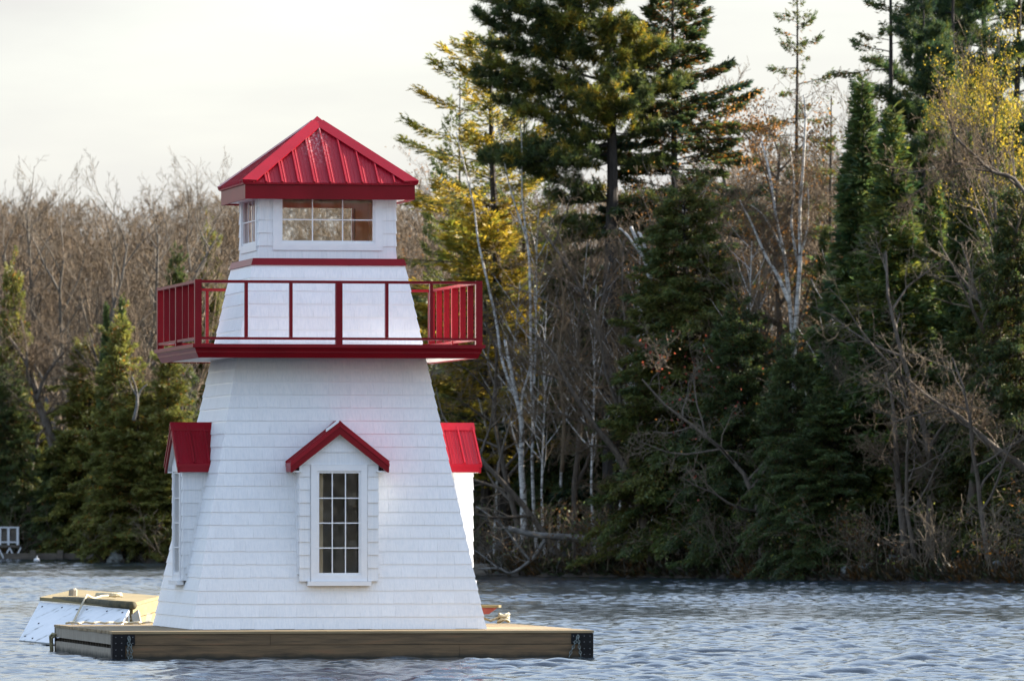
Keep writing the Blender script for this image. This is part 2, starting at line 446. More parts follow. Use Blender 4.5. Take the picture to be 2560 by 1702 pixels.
HOLE = (-.33, .33, .72, 2.19)
body = MB()
for k in range(4):
    shingles(body, hw, 0.012, 3.75, k, [HOLE] if k != 2 else [])
    shingles(body, hw, 3.87, 5.03, k)
tb = body.build('tower_wall', M['white'], lh)
she = MB(); she2 = MB()
def quad(k, s0, s1, z0, z1, wf, full):
    a, b = wf(z0), wf(z1)
    if full == 'l': p = [(-a, -a, z0), (s1, -a, z0), (s1, -b, z1), (-b, -b, z1)]
    elif full == 'r': p = [(s0, -a, z0), (a, -a, z0), (b, -b, z1), (s0, -b, z1)]
    elif full == 'b': p = [(-a, -a, z0), (a, -a, z0), (b, -b, z1), (-b, -b, z1)]
    else: p = [(s0, -a, z0), (s1, -a, z0), (s1, -b, z1), (s0, -b, z1)]
    she.add([rot(k, x) for x in p], [(0, 1, 2, 3)])
    she2.add([rot(k, (x[0] * (1 + .006 / max(.5, abs(x[1]))) if abs(abs(x[0]) - abs(x[1])) < 1e-6 else x[0], x[1] - .006, x[2])) for x in p], [(0, 1, 2, 3)])
for k in range(4):
    if k == 2: quad(k, 0, 0, .01, 5.03, hw, 'b'); continue
    quad(k, 0, 0, .01, HOLE[2], hw, 'b'); quad(k, 0, 0, HOLE[3], 5.03, hw, 'b')
    quad(k, 0, HOLE[0], HOLE[2], HOLE[3], hw, 'l'); quad(k, HOLE[1], 0, HOLE[2], HOLE[3], hw, 'r')
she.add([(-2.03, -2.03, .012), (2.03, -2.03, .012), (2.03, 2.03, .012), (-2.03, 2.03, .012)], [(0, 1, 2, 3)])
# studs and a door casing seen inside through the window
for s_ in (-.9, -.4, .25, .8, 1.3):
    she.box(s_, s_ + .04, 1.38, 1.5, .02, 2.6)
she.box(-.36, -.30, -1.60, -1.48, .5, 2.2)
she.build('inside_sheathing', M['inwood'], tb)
she2.build('backing_sheet', M['trim'], tb)

def window_parts(parent, y, s0, s1, z0, z1, cw, cols, rows, sill=True, topcas=True):
    """glass s0..s1, z0..z1 on plane y (outward -y)"""
    c = MB()
    ft = .03
    c.box(s0 - cw, s0 - ft, y - .030, y + .02, z0 - cw, z1 + (cw if topcas else 0.02))
    c.box(s1 + ft, s1 + cw, y - .030, y + .02, z0 - cw, z1 + (cw if topcas else 0.02))
    c.box(s0 - ft, s1 + ft, y - .028, y + .02, z0 - cw, z0 - ft)
    if topcas: c.box(s0 - ft, s1 + ft, y - .028, y + .02, z1 + ft, z1 + cw)
    cas = c.build('window_casing', M['trim'], parent)
    f = MB()
    f.box(s0 - ft, s0, y - .012, y + .05, z0 - ft, z1 + ft); f.box(s1, s1 + ft, y - .012, y + .05, z0 - ft, z1 + ft)
    f.box(s0, s1, y - .010, y + .05, z0 - ft, z0); f.box(s0, s1, y - .010, y + .05, z1, z1 + ft)
    fr = f.build('window_frame', M['trim'], parent)
    g = MB()
    for i_ in range(1, cols):
        x = s0 + (s1 - s0) * i_ / cols
        g.box(x - .0075, x + .0075, y - .002, y + .016, z0, z1)
    for i_ in range(1, rows):
        z = z0 + (z1 - z0) * i_ / rows
        g.box(s0, s1, y - .004, y + .013, z - .0075, z + .0075)
    gr = g.build('glazing_bars', M['trim'], parent)
    p = MB(); p.add([(s0, y + .02, z0), (s1, y + .02, z0), (s1, y + .02, z1), (s0, y + .02, z1)], [(0, 1, 2, 3)])
    pa = p.build('window_pane', M['glass'], parent)
    out = [cas, fr, gr, pa]
    if sill:
        s_ = MB(); s_.box(s0 - cw - .05, s1 + cw + .05, y - .075, y + .02, z0 - cw - .062, z0 - cw - .002)
        out.append(s_.build('window_sill', M['trim'], parent))
    return out

# dormer at the front, copied to the left and right
def make_dormer():
    yf = -1.965
    b = MB()
    HWD = .535; EV = 2.235
    # front wall round the window
    def shin(x0, x1, z0, z1, y):
        z = z0
        while z < z1 - .02:
            t = min(z + .18, z1)
            b.hexa([(x0, y - .017, z), (x1, y - .017, z), (x1, y + .01, z), (x0, y + .01, z), (x0, y - .004, t), (x1, y - .004, t), (x1, y + .01, t), (x0, y + .01, t)])
            z += .18
    b.box(-HWD, -.31, yf, yf + .05, .66, 2.26); b.box(.31, HWD, yf, yf + .05, .66, 2.26)
    b.box(-.31, .31, yf, yf + .05, .66, .74); b.box(-.31, .31, yf, yf + .05, 2.18, 2.26)
    shin(-HWD - .016, -.40, .66, 2.26, yf); shin(.40, HWD + .016, .66, 2.26, yf)
    b.prism([(-HWD - .05, yf, 2.26), (HWD + .05, yf, 2.26), (0, yf, 2.72)], (0, .05, 0))
    z = 2.262
    for t in (2.43, 2.60):          # two gable courses
        wz = lambda q_: (2.72 - q_) / .46 * (HWD + .03)
        b.hexa([(-wz(z), yf - .016, z), (wz(z), yf - .016, z), (wz(z), yf, z), (-wz(z), yf, z), (-wz(t), yf - .004, t), (wz(t), yf - .004, t), (wz(t), yf, t), (-wz(t), yf, t)])
        z = t + .002
    # shingled cheeks running back into the battered wall
    z = .30
    while z < 2.25:
        t = min(z + .18, 2.26)
        y0, y1 = yf + .05, -hw(t) + .05
        y00 = max(yf + .05, -hw(z) - .0)
        for sx in (-1, 1):
            if t > .7 and y1 > y0:
                xo, xi = sx * (HWD + .017), sx * (HWD - .03)
                xt = sx * (HWD + .004)
                p = [(xo, y0 - .048, z), (xi, y0, z), (xi, -hw(z) + .05, z), (xo, -hw(z) + .05, z),
                     (xt, y0 - .048, t), (xi, y0, t), (xi, y1, t), (xt, y1, t)]
                if sx > 0: p = [p[1], p[0], p[3], p[2], p[5], p[4], p[7], p[6]]
                if z > .60: b.hexa(p)
                # corner bead and the sloping trim where cheek meets wall
        z += .18
    for sx in (-1, 1):
        x = sx * (HWD + .012)
        b.beam((x, -hw(.75) - .02, .75), (x, -hw(2.2) - .02, 2.2), .05, .05)
    d = b.build('dormer', M['white'], lh)
    # roof
    r = MB()
    yo, yb = -2.075, -1.36
    sl_ = .55 / .69
    th = .045
    for sx in (-1, 1):
        top = [(0, yo, 2.83), (sx * .69, yo, 2.28), (sx * .69, yb, 2.28), (0, yb, 2.83)]
        low = [(p[0], p[1], p[2] - th) for p in top]
        pts = low + top
        if sx < 0: pts = [low[1], low[0], low[3], low[2], top[1], top[0], top[3], top[2]]
        r.hexa(pts)
        for y_ in (yo + .02, yo + .24, yo + .46):
            a, e = Vector((sx * .05, y_, 2.83 - .05 * sl_ + .012)), Vector((sx * .685, y_, 2.28 + .005 * sl_ + .012))
            r.beam(a, e, .022, .03)
        for q_ in range(15):
            y_ = yo + .045 + q_ * .046
            r.beam((sx * .05, y_, 2.83 - .05 * sl_ + .003), (sx * .685, y_, 2.28 + .004 + .003), .010, .009)
        # ridge cap and eave board
        r.hexa([(0, yo - .006, 2.832), (sx * .11, yo - .006, 2.832 - .11 * sl_), (sx * .11, yb, 2.832 - .11 * sl_), (0, yb, 2.832),
                (0, yo - .006, 2.866), (sx * .11, yo - .006, 2.850 - .11 * sl_), (sx * .11, yb, 2.850 - .11 * sl_), (0, yb, 2.866)] if sx > 0 else
               [(sx * .11, yo - .006, 2.832 - .11 * sl_), (0, yo - .006, 2.832), (0, yb, 2.832), (sx * .11, yb, 2.832 - .11 * sl_),
                (sx * .11, yo - .006, 2.850 - .11 * sl_), (0, yo - .006, 2.866), (0, yb, 2.866), (sx * .11, yb, 2.850 - .11 * sl_)])
        x0, x1 = sorted((sx * .655, sx * .683))
        r.box(x0, x1, yo + .03, yb, 2.165, 2.262)
    r.build('dormer_roof', M['red'], d)
    fa = MB()
    for sx in (-1, 1):
        dp = .115
        pl = [(0, yo + .012, 2.80), (0, yo + .012, 2.80 - dp - .01), (sx * .665, yo + .012, 2.28 - dp - .01), (sx * .685, yo + .012, 2.28 - dp - .01), (sx * .685, yo + .012, 2.262)]
        if sx > 0: pl = pl[::-1]
        fa.prism(pl, (0, .028, 0))
    fa.build('rake_board', M['redpaint'], d)
    so_ = MB()
    for sx in (-1, 1):
        p = [(sx * .645, yo + .045, 2.158), (sx * .52, yo + .045, 2.158), (sx * .52, -1.6, 2.158), (sx * .645, -1.6, 2.158)]
        so_.prism(p if sx < 0 else p[::-1], (0, 0, .02))
        q0 = [(0, yo + .045, 2.69), (sx * .64, yo + .045, 2.18), (sx * .64, yf, 2.18), (0, yf, 2.69)]
        so_.prism(q0 if sx > 0 else q0[::-1], (0, 0, .012))
    so_.build('eave_soffit', M['trim'], d)
    window_parts(d, yf - .002, -.276, .276, .775, 2.145, .115, 3, 4)
    cur = MB(); cur.box(-.255, -.205, yf + .11, yf + .13, .76, 2.14); cur.box(-.285, -.262, yf + .06, yf + .09, .76, 2.14)
    cur.build('inner_jamb', M['lightwood'], d)
    return d
dorm = make_dormer()
def copy_tree(o, parent, **kw):
    c = o.copy(); COL.objects.link(c); c.parent = parent
    for ch in [x for x in bpy.data.objects if x.parent == o]: copy_tree(ch, c)
    return c
dl = copy_tree(dorm, lh); dl.rotation_euler = (0, 0, math.radians(-90))
dr = copy_tree(dorm, lh); dr.rotation_euler = (0, 0, math.radians(90)); dr.location = (.15, 0, 0)
tp = MB(); tp.hexa([(-.19, -2.088, 2.715), (-.02, -2.088, 2.842), (-.02, -2.02, 2.842), (-.19, -2.02, 2.715), (-.19, -2.088, 2.742), (-.02, -2.088, 2.872), (-.02, -2.02, 2.880), (-.19, -2.02, 2.75)])
tpo = tp.build('ridge_tape', M['trim'], dorm); tpo['label'] = 'pale torn strip of tape on the ridge'

# balcony
bal = MB()
bal.box(-1.93, 1.93, -1.93, 1.93, 3.80, 3.885)
bo = bal.build('balcony', M['trim'], lh)
sf = MB(); sf.box(-1.90, 1.90, -1.90, 1.90, 3.742, 3.76)
sf.build('balcony_soffit', M['trim'], bo)
fz = MB()
prof = [(2.035, 3.915), (2.035, 3.868), (2.005, 3.862), (1.945, 3.728), (1.90, 3.728), (1.90, 3.77), (1.985, 3.80), (1.985, 3.915)]
for k in range(4):
    a = [rot(k, (-r_, -r_, z)) for r_, z in prof]; b = [rot(k, (r_, -r_, z)) for r_, z in prof]
    n = len(prof)
    fz.add(a + b, [(i_, n + i_, n + (i_ + 1) % n, (i_ + 1) % n) for i_ in range(n)])
fz.build('balcony_fascia', M['redpaint'], bo)
RB = 1.955
for k in range(4):
    rl = MB()
    pr = [(-RB + .04, -RB - .045, 4.752), (RB - .04, -RB - .045, 4.752), (RB - .04, -RB + .045, 4.752), (-RB + .04, -RB + .045, 4.752)]
    rl.hexa([rot(k, p) for p in pr] + [rot(k, (p[0], p[1], 4.79)) for p in pr])
    rl.build('top_rail', M['redpaint'], bo)
    for a_, b_ in ((-RB + .047, -.047), (.047, RB - .047)):
        rl = MB()
        pr = [(a_, -RB - .036, 3.975), (b_, -RB - .036, 3.975), (b_, -RB + .036, 3.975), (a_, -RB + .036, 3.975)]
        rl.hexa([rot(k, p) for p in pr] + [rot(k, (p[0], p[1], 4.010)) for p in pr])
        rl.build('bottom_rail', M['redpaint'], bo)
        for t in (1 / 3, 2 / 3):
            x = a_ + (b_ - a_) * t
            ba = MB(); pr = [(x - .021, -RB - .040, 4.012), (x + .021, -RB - .040, 4.012), (x + .021, -RB + .040, 4.012), (x - .021, -RB + .040, 4.012)]
            ba.hexa([rot(k, p) for p in pr] + [rot(k, (p[0], p[1], 4.750)) for p in pr])
            ba.build('baluster', M['redpaint'], bo)
    for x, h_ in ((-RB, 4.797), (0, 4.75)):
        po = MB(); hs = .046
        pr = [(x - hs, -RB - hs, 3.886), (x + hs, -RB - hs, 3.886), (x + hs, -RB + hs, 3.886), (x - hs, -RB + hs, 3.886)]
        po.hexa([rot(k, p) for p in pr] + [rot(k, (p[0], p[1], h_)) for p in pr])
        po.build('railing_post', M['redpaint'], bo)

# trim band, cupola, roof
tbm = MB()
for k in range(4):
    a0, a1 = 1.085, 1.055
    for zz0, zz1, r0, r1 in ((5.030, 5.125, 1.092, 1.062),):
        p = [(-r0, -r0, zz0), (r0, -r0, zz0), (r0 - .04, -r0 + .04, zz0), (-r0 + .04, -r0 + .04, zz0), (-r1, -r1, zz1), (r1, -r1, zz1), (r1 - .04, -r1 + .04, zz1), (-r1 + .04, -r1 + .04, zz1)]
        tbm.hexa([rot(k, x) for x in p])
tbm.add([(-1.04, -1.04, 5.126), (1.04, -1.04, 5.126), (1.04, 1.04, 5.126), (-1.04, 1.04, 5.126)], [(0, 1, 2, 3)])
tbm.build('trim_band', M['redpaint'], lh)
CW = .955
cu = MB()
cf = lambda z: CW
CH = (-.70, .70, 5.30, 6.2)
for k in range(4):
    shingles(cu, cf, 5.128, 6.03, k, [CH], .18, 5.128)
cup = cu.build('cupola_wall', M['white'], lh)
cb_ = MB()
for k in range(4):
    for s0, s1, z0, z1 in ((-CW - .004, -.70, 5.128, 6.02), (.70, CW + .004, 5.128, 6.02), (-.70, .70, 5.128, 5.31)):
        cb_.add([rot(k, (x, -CW - .004, z)) for x, z in ((s0, z0), (s1, z0), (s1, z1), (s0, z1))], [(0, 1, 2, 3)])
cb_.build('backing_sheet', M['trim'], cup)
ci = MB()
for k in range(4):
    def bx(s0, s1, z0, z1):
        p = [(s0, -CW + .022, z0), (s1, -CW + .022, z0), (s1, -CW + .10, z0), (s0, -CW + .10, z0)]
        ci.hexa([rot(k, x) for x in p] + [rot(k, (x[0], x[1], z1)) for x in p])
    bx(-CW + .03, -.68, 5.13, 6.02); bx(.68, CW - .11, 5.13, 6.02); bx(-.68, .68, 5.13, 5.33); bx(-.68, .68, 5.985, 6.02)
    ci.add([rot(k, x) for x in [(-CW + .1, -CW + .101, 5.90), (CW - .1, -CW + .101, 5.90), (CW - .1, -CW + .101, 6.02), (-CW + .1, -CW + .101, 6.02)]], [(0, 1, 2, 3)])
    bx(.5 - .02, .5 + .02, 5.13, 5.33)
ci.add([(-.93, -.93, 6.021), (.93, -.93, 6.021), (.93, .93, 6.021), (-.93, .93, 6.021)], [(0, 1, 2, 3)])
ci.build('inside_framing', M['lightwood'], cup)
wp = window_parts(cup, -CW + .005, -.635, .635, 5.375, 5.955, .135, 3, 2, sill=False, topcas=False)
for k in (1, 2, 3):
    for o in wp:
        if k == 2 and o.name.startswith('glazing'): continue
        c = o.copy(); COL.objects.link(c); c.parent = cup; c.rotation_euler = (0, 0, math.radians(90 * k))
RH, ZE, ZA = 1.215, 6.165, 7.10
rf = MB()
rf.add([(-RH, -RH, ZE), (RH, -RH, ZE), (RH, RH, ZE), (-RH, RH, ZE), (0, 0, ZA)], [(0, 1, 4), (1, 2, 4), (2, 3, 4), (3, 0, 4)])
sl_ = (ZA - ZE) / RH
nrm = Vector((0, -sl_, 1)).normalized()
for k in range(4):
    def on(s_, q_, h_):   # s along eave, q = 0 eave .. 1 apex
        p = Vector((s_, -RH * (1 - q_), ZE + (ZA - ZE) * q_)) + nrm * h_
        return p
    def rib(s_, wd, ht):
        qt = 1 - abs(s_) / RH - .02
        if qt < .03: return
        a0 = on(s_ - wd / 2, -.004, 0); b0 = on(s_ + wd / 2, -.004, 0)
        a1 = on(s_ - wd / 4, -.004, ht); b1 = on(s_ + wd / 4, -.004, ht)
        c0 = on(s_ - wd / 2, qt, 0); d0 = on(s_ + wd / 2, qt, 0); c1 = on(s_ - wd / 4, qt, ht); d1 = on(s_ + wd / 4, qt, ht)
        rf.add([rot(k, x) for x in (a0, a1, b1, b0, c0, c1, d1, d0)], [(0, 1, 5, 4), (1, 2, 6, 5), (2, 3, 7, 6), (0, 3, 2, 1)])
    for i_ in range(-5, 6):
        rib(i_ * .225, .036, .030)
        for j_ in range(1, 5): rib(i_ * .225 + j_ * .045, .014, .0035)
    # eave drip lip
    lip = [(-RH, -RH, ZE - .022), (RH, -RH, ZE - .022), (RH, -RH + .03, ZE - .022), (-RH, -RH + .03, ZE - .022), (-RH, -RH - .002, ZE + .004), (RH, -RH - .002, ZE + .004), (RH, -RH + .03, ZE + .012), (-RH, -RH + .03, ZE + .012)]
    rf.hexa([rot(k, x) for x in lip])
ro = rf.build('roof', M['roof'], lh)
fs = MB()
for k in range(4):
    p = [(-1.19, -1.19, 5.94), (1.19, -1.19, 5.94), (1.16, -1.16, 5.94), (-1.16, -1.16, 5.94)]
    fs.hexa([rot(k, x) for x in p] + [rot(k, (x[0], x[1], 6.155)) for x in p])
fs.build('roof_fascia', M['redpaint'], ro)
sfm = MB(); 
for k in range(4):
    p = [(-1.16, -1.16, 5.965), (1.16, -1.16, 5.965), (.94, -.94, 5.965), (-.94, -.94, 5.965)]
    sfm.hexa([rot(k, x) for x in p] + [rot(k, (x[0], x[1], 5.98)) for x in p])
sfm.build('roof_soffit', M['trim'], ro)
for k in range(4):
    hc = MB()
    # a bent strip over the hip between slope k and slope k+1
    e0, e1 = Vector((RH + .012, -RH - .012, ZE + .012)), Vector((.06, -.06, ZA - .03))
    hv = (e1 - e0)
    wd = .145
    along = hv.normalized()
    n1 = nrm; n2 = Vector((sl_, 0, 1)).normalized()
    t1 = n1.cross(along).normalized(); t2 = n2.cross(along).normalized()
    if t1.x > 0: t1 = -t1
    if t2.y < 0: t2 = -t2
    up = (n1 + n2).normalized() * .035
    def side(tv, nn):
        w0 = tv * wd
        a, b = e0 + up, e1 + up
        c, d_ = e1 + w0 + nn * .020 + (e0 - e1) * 0, e0 + w0 + nn * .020 + along * wd * .9
        c2, d2 = c - nn * .020, d_ - nn * .020
        hc.add([rot(k, x) for x in (a, b, c, d_, c2, d2, e0 - Vector((0, 0, .02)))], [(0, 1, 2, 3), (3, 2, 4, 5), (0, 3, 5, 6)])
    side(t1, n1); side(t2, n2)
    hc.build('hip_cap', M['red'], ro)
cp = MB(); h_ = .145
cp.add([(-h_, -h_, ZA - .085), (h_, -h_, ZA - .085), (h_, h_, ZA - .085), (-h_, h_, ZA - .085), (0, 0, ZA + .055), (-h_, -h_, ZA - .11), (h_, -h_, ZA - .11), (h_, h_, ZA - .11), (-h_, h_, ZA - .11)],
       [(0, 1, 4), (1, 2, 4), (2, 3, 4), (3, 0, 4), (5, 6, 1, 0), (6, 7, 2, 1), (7, 8, 3, 2), (8, 5, 0, 3)])
cp.build('roof_cap', M['red'], ro)

# ------------------------------------------------------------------ floating dock
dk = empty('floating_dock', (TC.x, TC.y, DECK), YAW)
tag(dk, 'brown timber floating dock carrying the lighthouse, black steel plates on corners', 'dock')
DH = 3.3
dm = MB()
y = -DH - .015
r2 = random.Random(9)
while y < DH:
    e = min(y + .138, DH + .015)
    x0 = -DH - .012 + r2.uniform(-.006, .006)
    cut = r2.uniform(-1.5, 1.5)
    z1 = r2.uniform(-.003, .0)
    dm.box(x0, cut - .002, y, e, -.036, z1); dm.box(cut + .002, DH + .012 + r2.uniform(-.006, .006), y, e, -.036, z1 + r2.uniform(-.002, .001))
    y += .143
dm.build('deck_boards', M['deckwood'], dk)
for k, nm in ((0, 'b'), (1, 'b'), (2, 'b'), (3, 's')):
    mt = M['beam'] if nm == 'b' else M['beam2']
    for z0, z1 in ((-.186, -.038), (-.52, -.192)):
        bb = MB()
        if nm == 's':
            if z0 < -.3: z1 = -.235
            else: z0 = -.180
        p = [(-DH, -DH, z0), (DH, -DH, z0), (DH - .045, -DH + .045, z0), (-DH + .045, -DH + .045, z0)]
        cuts = [-DH, -1.15 if z0 > -.3 else 1.45, DH] if k == 0 else [-DH, DH]
        for ca, cb2 in zip(cuts[:-1], cuts[1:]):
            bb = MB(); a_ = ca + (.002 if ca > -DH else 0); e_ = cb2 - (.002 if cb2 < DH else 0)
            p = [(a_, -DH, z0), (e_, -DH, z0), (min(e_, DH - .045), -DH + .045, z0), (max(a_, -DH + .045), -DH + .045, z0)]
            bb.hexa([rot(k, x) for x in p] + [rot(k, (x[0], x[1], z1)) for x in p])
            bb.build('rim_board', mt, dk)
jo = MB()
for i_ in range(22):
    y_ = -DH + .15 + i_ * .3
    jo.box(-DH + .05, -DH + .5, y_, y_ + .05, -.40, -.05)
jo.box(-DH + .5, DH - .1, -DH + .2, DH - .1, -.6, -.05)
jo.build('joist', M['dockgrey'], dk)
for sx in (-1, 1):
    b = MB()
    xo = sx * (DH + .008)
    def bx2(xa, xb, ya, yb, za, zb):
        x0, x1 = sorted((xa, xb)); b.box(x0, x1, ya, yb, za, zb)
    bx2(xo, sx * (DH - .17), -DH - .012, -DH + .01, -.50, -.042)
    bx2(sx * (DH - .171), sx * (DH - .30), -DH - .012, -DH + .01, -.19, -.042)
    bx2(xo, sx * (DH - .01), -DH + .011, -DH + .17, -.50, -.042)
    cb = b.build('corner_plate', M['black'], dk)
    for z in (-.08, -.16, -.25, -.33):
        for xx in (.04, .12, .22, .27):
            if xx > .17 and z < -.19: continue
            bl = MB(); bl.tube([(sx * (DH - xx), -DH - .020, z), (sx * (DH - xx), -DH - .010, z)], .007, 6); bl.build('bolt', M['bolt'], cb)
bk = MB(); bk.box(-DH - .006, -DH + .02, DH - .05, DH + .02, -.5, -.04)
bk.build('corner_plate', M['black'], dk)

def chain(pts, r=.011, ln=.05):
    mb = MB(); pts = [Vector(p) for p in pts]; acc = 0; flip = False
    for a, b in zip(pts[:-1], pts[1:]):
        d = (b - a); n = max(1, int(d.length / (ln * .72)))
        for i_ in range(n):
            c = a + d * ((i_ + .5) / n); dd = d.normalized(); s_ = dd.cross(Vector((0, 1, 0))).normalized()
            if flip: s_ = dd.cross(s_)
            flip = not flip
            ring = []
            for q_ in range(11):
                t = q_ / 10 * 2 * math.pi
                ring.append(c + dd * math.cos(t) * ln * .5 + s_ * math.sin(t) * ln * .30)
            mb.tube(ring, r * .62, 5, cap=False)
    return mb
Md = Matrix.Translation((TC.x, TC.y, DECK)) @ Matrix.Rotation(YAW, 4, 'Z')
def D(x, y, z): return Md @ Vector((x, y, z))
c1 = chain([D(-DH + .215, -DH - .03, -.07), D(-DH + .20, -DH - .035, -.30), D(-DH + .215, -DH - .03, -.40)]); 
c1b = chain([D(-DH + .215, -DH - .03, -.09), D(-DH + .25, -DH - .035, -.25), D(-DH + .24, -DH - .03, -.40)]); c1.add(c1b.v, c1b.f)
tag(c1.build('mooring_chain', M['chain']), 'grey chain hanging on the black plate at the dock corner nearest the raft', 'chain', 'mooring chains on the dock corners')
c2 = chain([D(DH - .21, -DH - .03, -.07), D(DH - .19, -DH - .035, -.25), D(DH - .17, -DH - .03, -.36)])
c2b = chain([D(DH - .21, -DH - .03, -.08), D(DH - .30, -DH - .035, -.28), D(DH - .34, -DH - .03, -.38)]); c2.add(c2b.v, c2b.f)
tag(c2.build('mooring_chain', M['chain']), 'two strand grey chain on the black plate at the dock corner by open water', 'chain', 'mooring chains on the dock corners')
# ropes on the dock
rp = MB(); pts = []
r3 = random.Random(2)
for i_ in range(60):
    t = i_ / 59
    pts.append(D(-DH + .15 + t * 1.35, DH - .10 + .05 * math.sin(t * 40) + r3.uniform(-.02, .02), .018 + .012 * abs(math.sin(t * 23))))
rp.tube(pts, .016, 6)
tag(rp.build('rope', M['rope'], None, True), 'thin pale rope laid along the back edge of the dock beside the white panel', 'rope')
rp = MB(); pts = []
for i_ in range(90):
    t = i_ / 89 * 6 * 2 * math.pi
    rr = .062 + .025 * math.sin(t * .37)
    pts.append(D(DH - .11 + rr * math.cos(t), DH - .30 + rr * .7 * math.sin(t), .03 + .10 * (i_ / 89) + .02 * math.sin(t * 1.7)))
pts += [D(DH - .3, DH - .28, .04), D(DH - .42, DH - .26, .09)]
rp.tube(pts, .018, 6)
tag(rp.build('rope_coil', M['rope'], None, True), 'bundled yellowish rope on the back dock corner beside the bench', 'rope')
rp = MB()
rp.tube([D(-DH - .03, DH - .30, -.14), D(-DH - .06, DH - .22, -.13), D(-DH - .08, DH - .08, -.17), D(-DH - .06, DH + .02, -.28), D(-DH - .05, DH + .03, -.42)], .02, 6)
rp.tube([D(-DH - .03, DH - .27, -.15), D(-DH - .06, DH - .12, -.19), D(-DH - .05, DH - .06, -.30), D(-DH - .04, DH - .04, -.42)], .02, 6)
tag(rp.build('rope', M['oldrope'], None, True), 'dull tan rope loop hanging over the slotted side board into the water', 'rope')
# bench end behind the tower
bn = empty('low_bench', D(DH - .66, DH - .35, 0), YAW)
tag(bn, 'low wooden bench with red edge board behind the right tower foot', 'bench')
b = MB(); b.prism([(-.75, -.16, .235), (.44, -.16, .235), (.49, -.10, .235), (.49, .16, .235), (-.75, .16, .235)], (0, 0, .035)); b.box(-.75, .12, -.08, .1, .2705, .30)
b.build('seat', M['yellowwood'], bn)
b = MB(); b.prism([(-.7, -.14, .232), (-.7, -.14, .14), (.30, -.14, .14), (.43, -.14, .232)], (0, .03, 0)); b.build('apron', M['oldred'], bn)
for x in (-.55, .18):
    b = MB(); b.box(x - .055, x + .055, -.10, .08, .0, .231); b.build('leg', M['yellowwood'], bn)

# ------------------------------------------------------------------ raft with the white skirt
TL, TR = at(99, 1504, 118.0), at(323, 1522, 114.2)
R2 = at(402, 1500, 121.0)
BL = at(47, 1599, 115.8); BR = TR + (BL - TL)
B2 = TL + (R2 - TR)
rt = empty('timber_raft', (TL + TR + R2 + B2) / 4 * 1.0)
tag(rt, 'old timber raft with a stained white sloping skirt, moored behind the dock', 'raft')
ri = rt.location.copy()
def Rl(p): return Vector(p) - ri
upv = Vector((0, 0, .05))
b = MB(); b.hexa([Rl(p + Vector((0, 0, .02))) for p in (TL, TR, R2, B2)] + [Rl(p + Vector((0, 0, .075))) for p in (TL, TR, R2, B2)])
b.build('raft_deck', M['yellowwood'], rt)
b = MB()
dn = (BL - TL)
nn = (TR - TL).cross(dn).normalized()
if nn.y > 0: nn = -nn
b.hexa([Rl(p) for p in (BL, BR, BR - nn * .03, BL - nn * .03, TL, TR, TR - nn * .03, TL - nn * .03)])
b.build('skirt_panel', M['panel'], rt)
for u_, v_ in ((.06, .12), (.28, .1), (.45, .12), (.47, .12), (.56, .1), (.78, .1), (.95, .1), (.12, .55), (.35, .6), (.05, .9), (.14, .93), (.62, .6)):
    p = TL + (TR - TL) * u_ + dn * v_
    b = MB(); b.tube([Rl(p + nn * .003), Rl(p + nn * .012)], .015, 7); b.build('bolt', M['black'], rt)
b = MB(); la, lb = TL + (TR - TL) * .16 + Vector((0, .12, .06)), TR + Vector((.06, -.02, .055))
b.tube([Rl(la), Rl(la.lerp(lb, .3) + Vector((0, 0, .012))), Rl(la.lerp(lb, .7)), Rl(lb)], [.04, .055, .058, .062], 10)
b.build('rub_log', M['log'], rt, True)
b = MB()
for i_ in range(3):
    z0, z1 = -.50 + i_ * .18, -.33 + i_ * .18
    b.hexa([Rl(p) for p in (TR + Vector((.05, .1, z0)), R2 + Vector((.05, 0, z0)), R2 + Vector((0, 0, z0)), TR + Vector((0, .1, z0)), TR + Vector((.05, .1, z1)), R2 + Vector((.05, 0, z1)), R2 + Vector((0, 0, z1)), TR + Vector((0, .1, z1)))])
b.build('side_planks', M['yellowwood'], rt)
b = MB(); pb = at(182, 1492, 119.5)
b.tube([Rl(pb + Vector((0, 0, -.06))), Rl(pb + Vector((0, 0, .02))), Rl(pb + Vector((.005, 0, .11))), Rl(pb + Vector((0, 0, .135)))], [.075, .07, .068, .045], 9)
b.build('bollard', M['beam2'], rt)
b = MB(); b.hexa([Rl(TL + (TR - TL) * u_ + dn * v_ + Vector((0, oy, -.5 if lo else -.02))) for lo in (1, 0) for u_, v_, oy in ((.25, .9, .05), (1, .9, .05), (1, .1, .3), (.25, .1, .3))])
b.build('float_block', M['black'], rt)
# planks leaned against the raft, rope over it
for (pa, pb_, wd, lab) in (((345, 1562), (338, 1531), .13, 'wider knotty board leaning on the yellow raft side'), ((368, 1563), (374, 1535), .08, 'narrow board leaning on the yellow raft side')):
    a_, e_ = at(pa[0], pa[1], 113.4), at(pb_[0], pb_[1], 113.9)
    b = MB(); b.beam(a_, e_, wd, .03, up=(0, 1, .2)); tag(b.build('loose_board', M['beam2']), lab, 'board', 'boards leaning on the raft')
rp = MB(); P0 = TL + (TR - TL) * .5
pts = [at(288, 1490, 117.5), at(270, 1488, 117.3), at(255, 1489, 117.0), at(235, 1495, 116.8), P0 + Vector((.05, -.02, .16)), P0 + Vector((0, -.12, .02)) + nn * .02, P0 + dn * .4 + nn * .03, P0 + dn * .8 + nn * .03]
rp.tube(pts, .018, 6)
pts = []
for i_ in range(70):
    t = i_ / 69 * 5 * 6.283
    c = at(272, 1491, 117.5)
    pts.append(c + Vector((.20 * math.cos(t) * (1 - .06 * i_ / 70), .18 * math.sin(t), .01 + .04 * i_ / 69)))
rp.tube(pts, .018, 6)
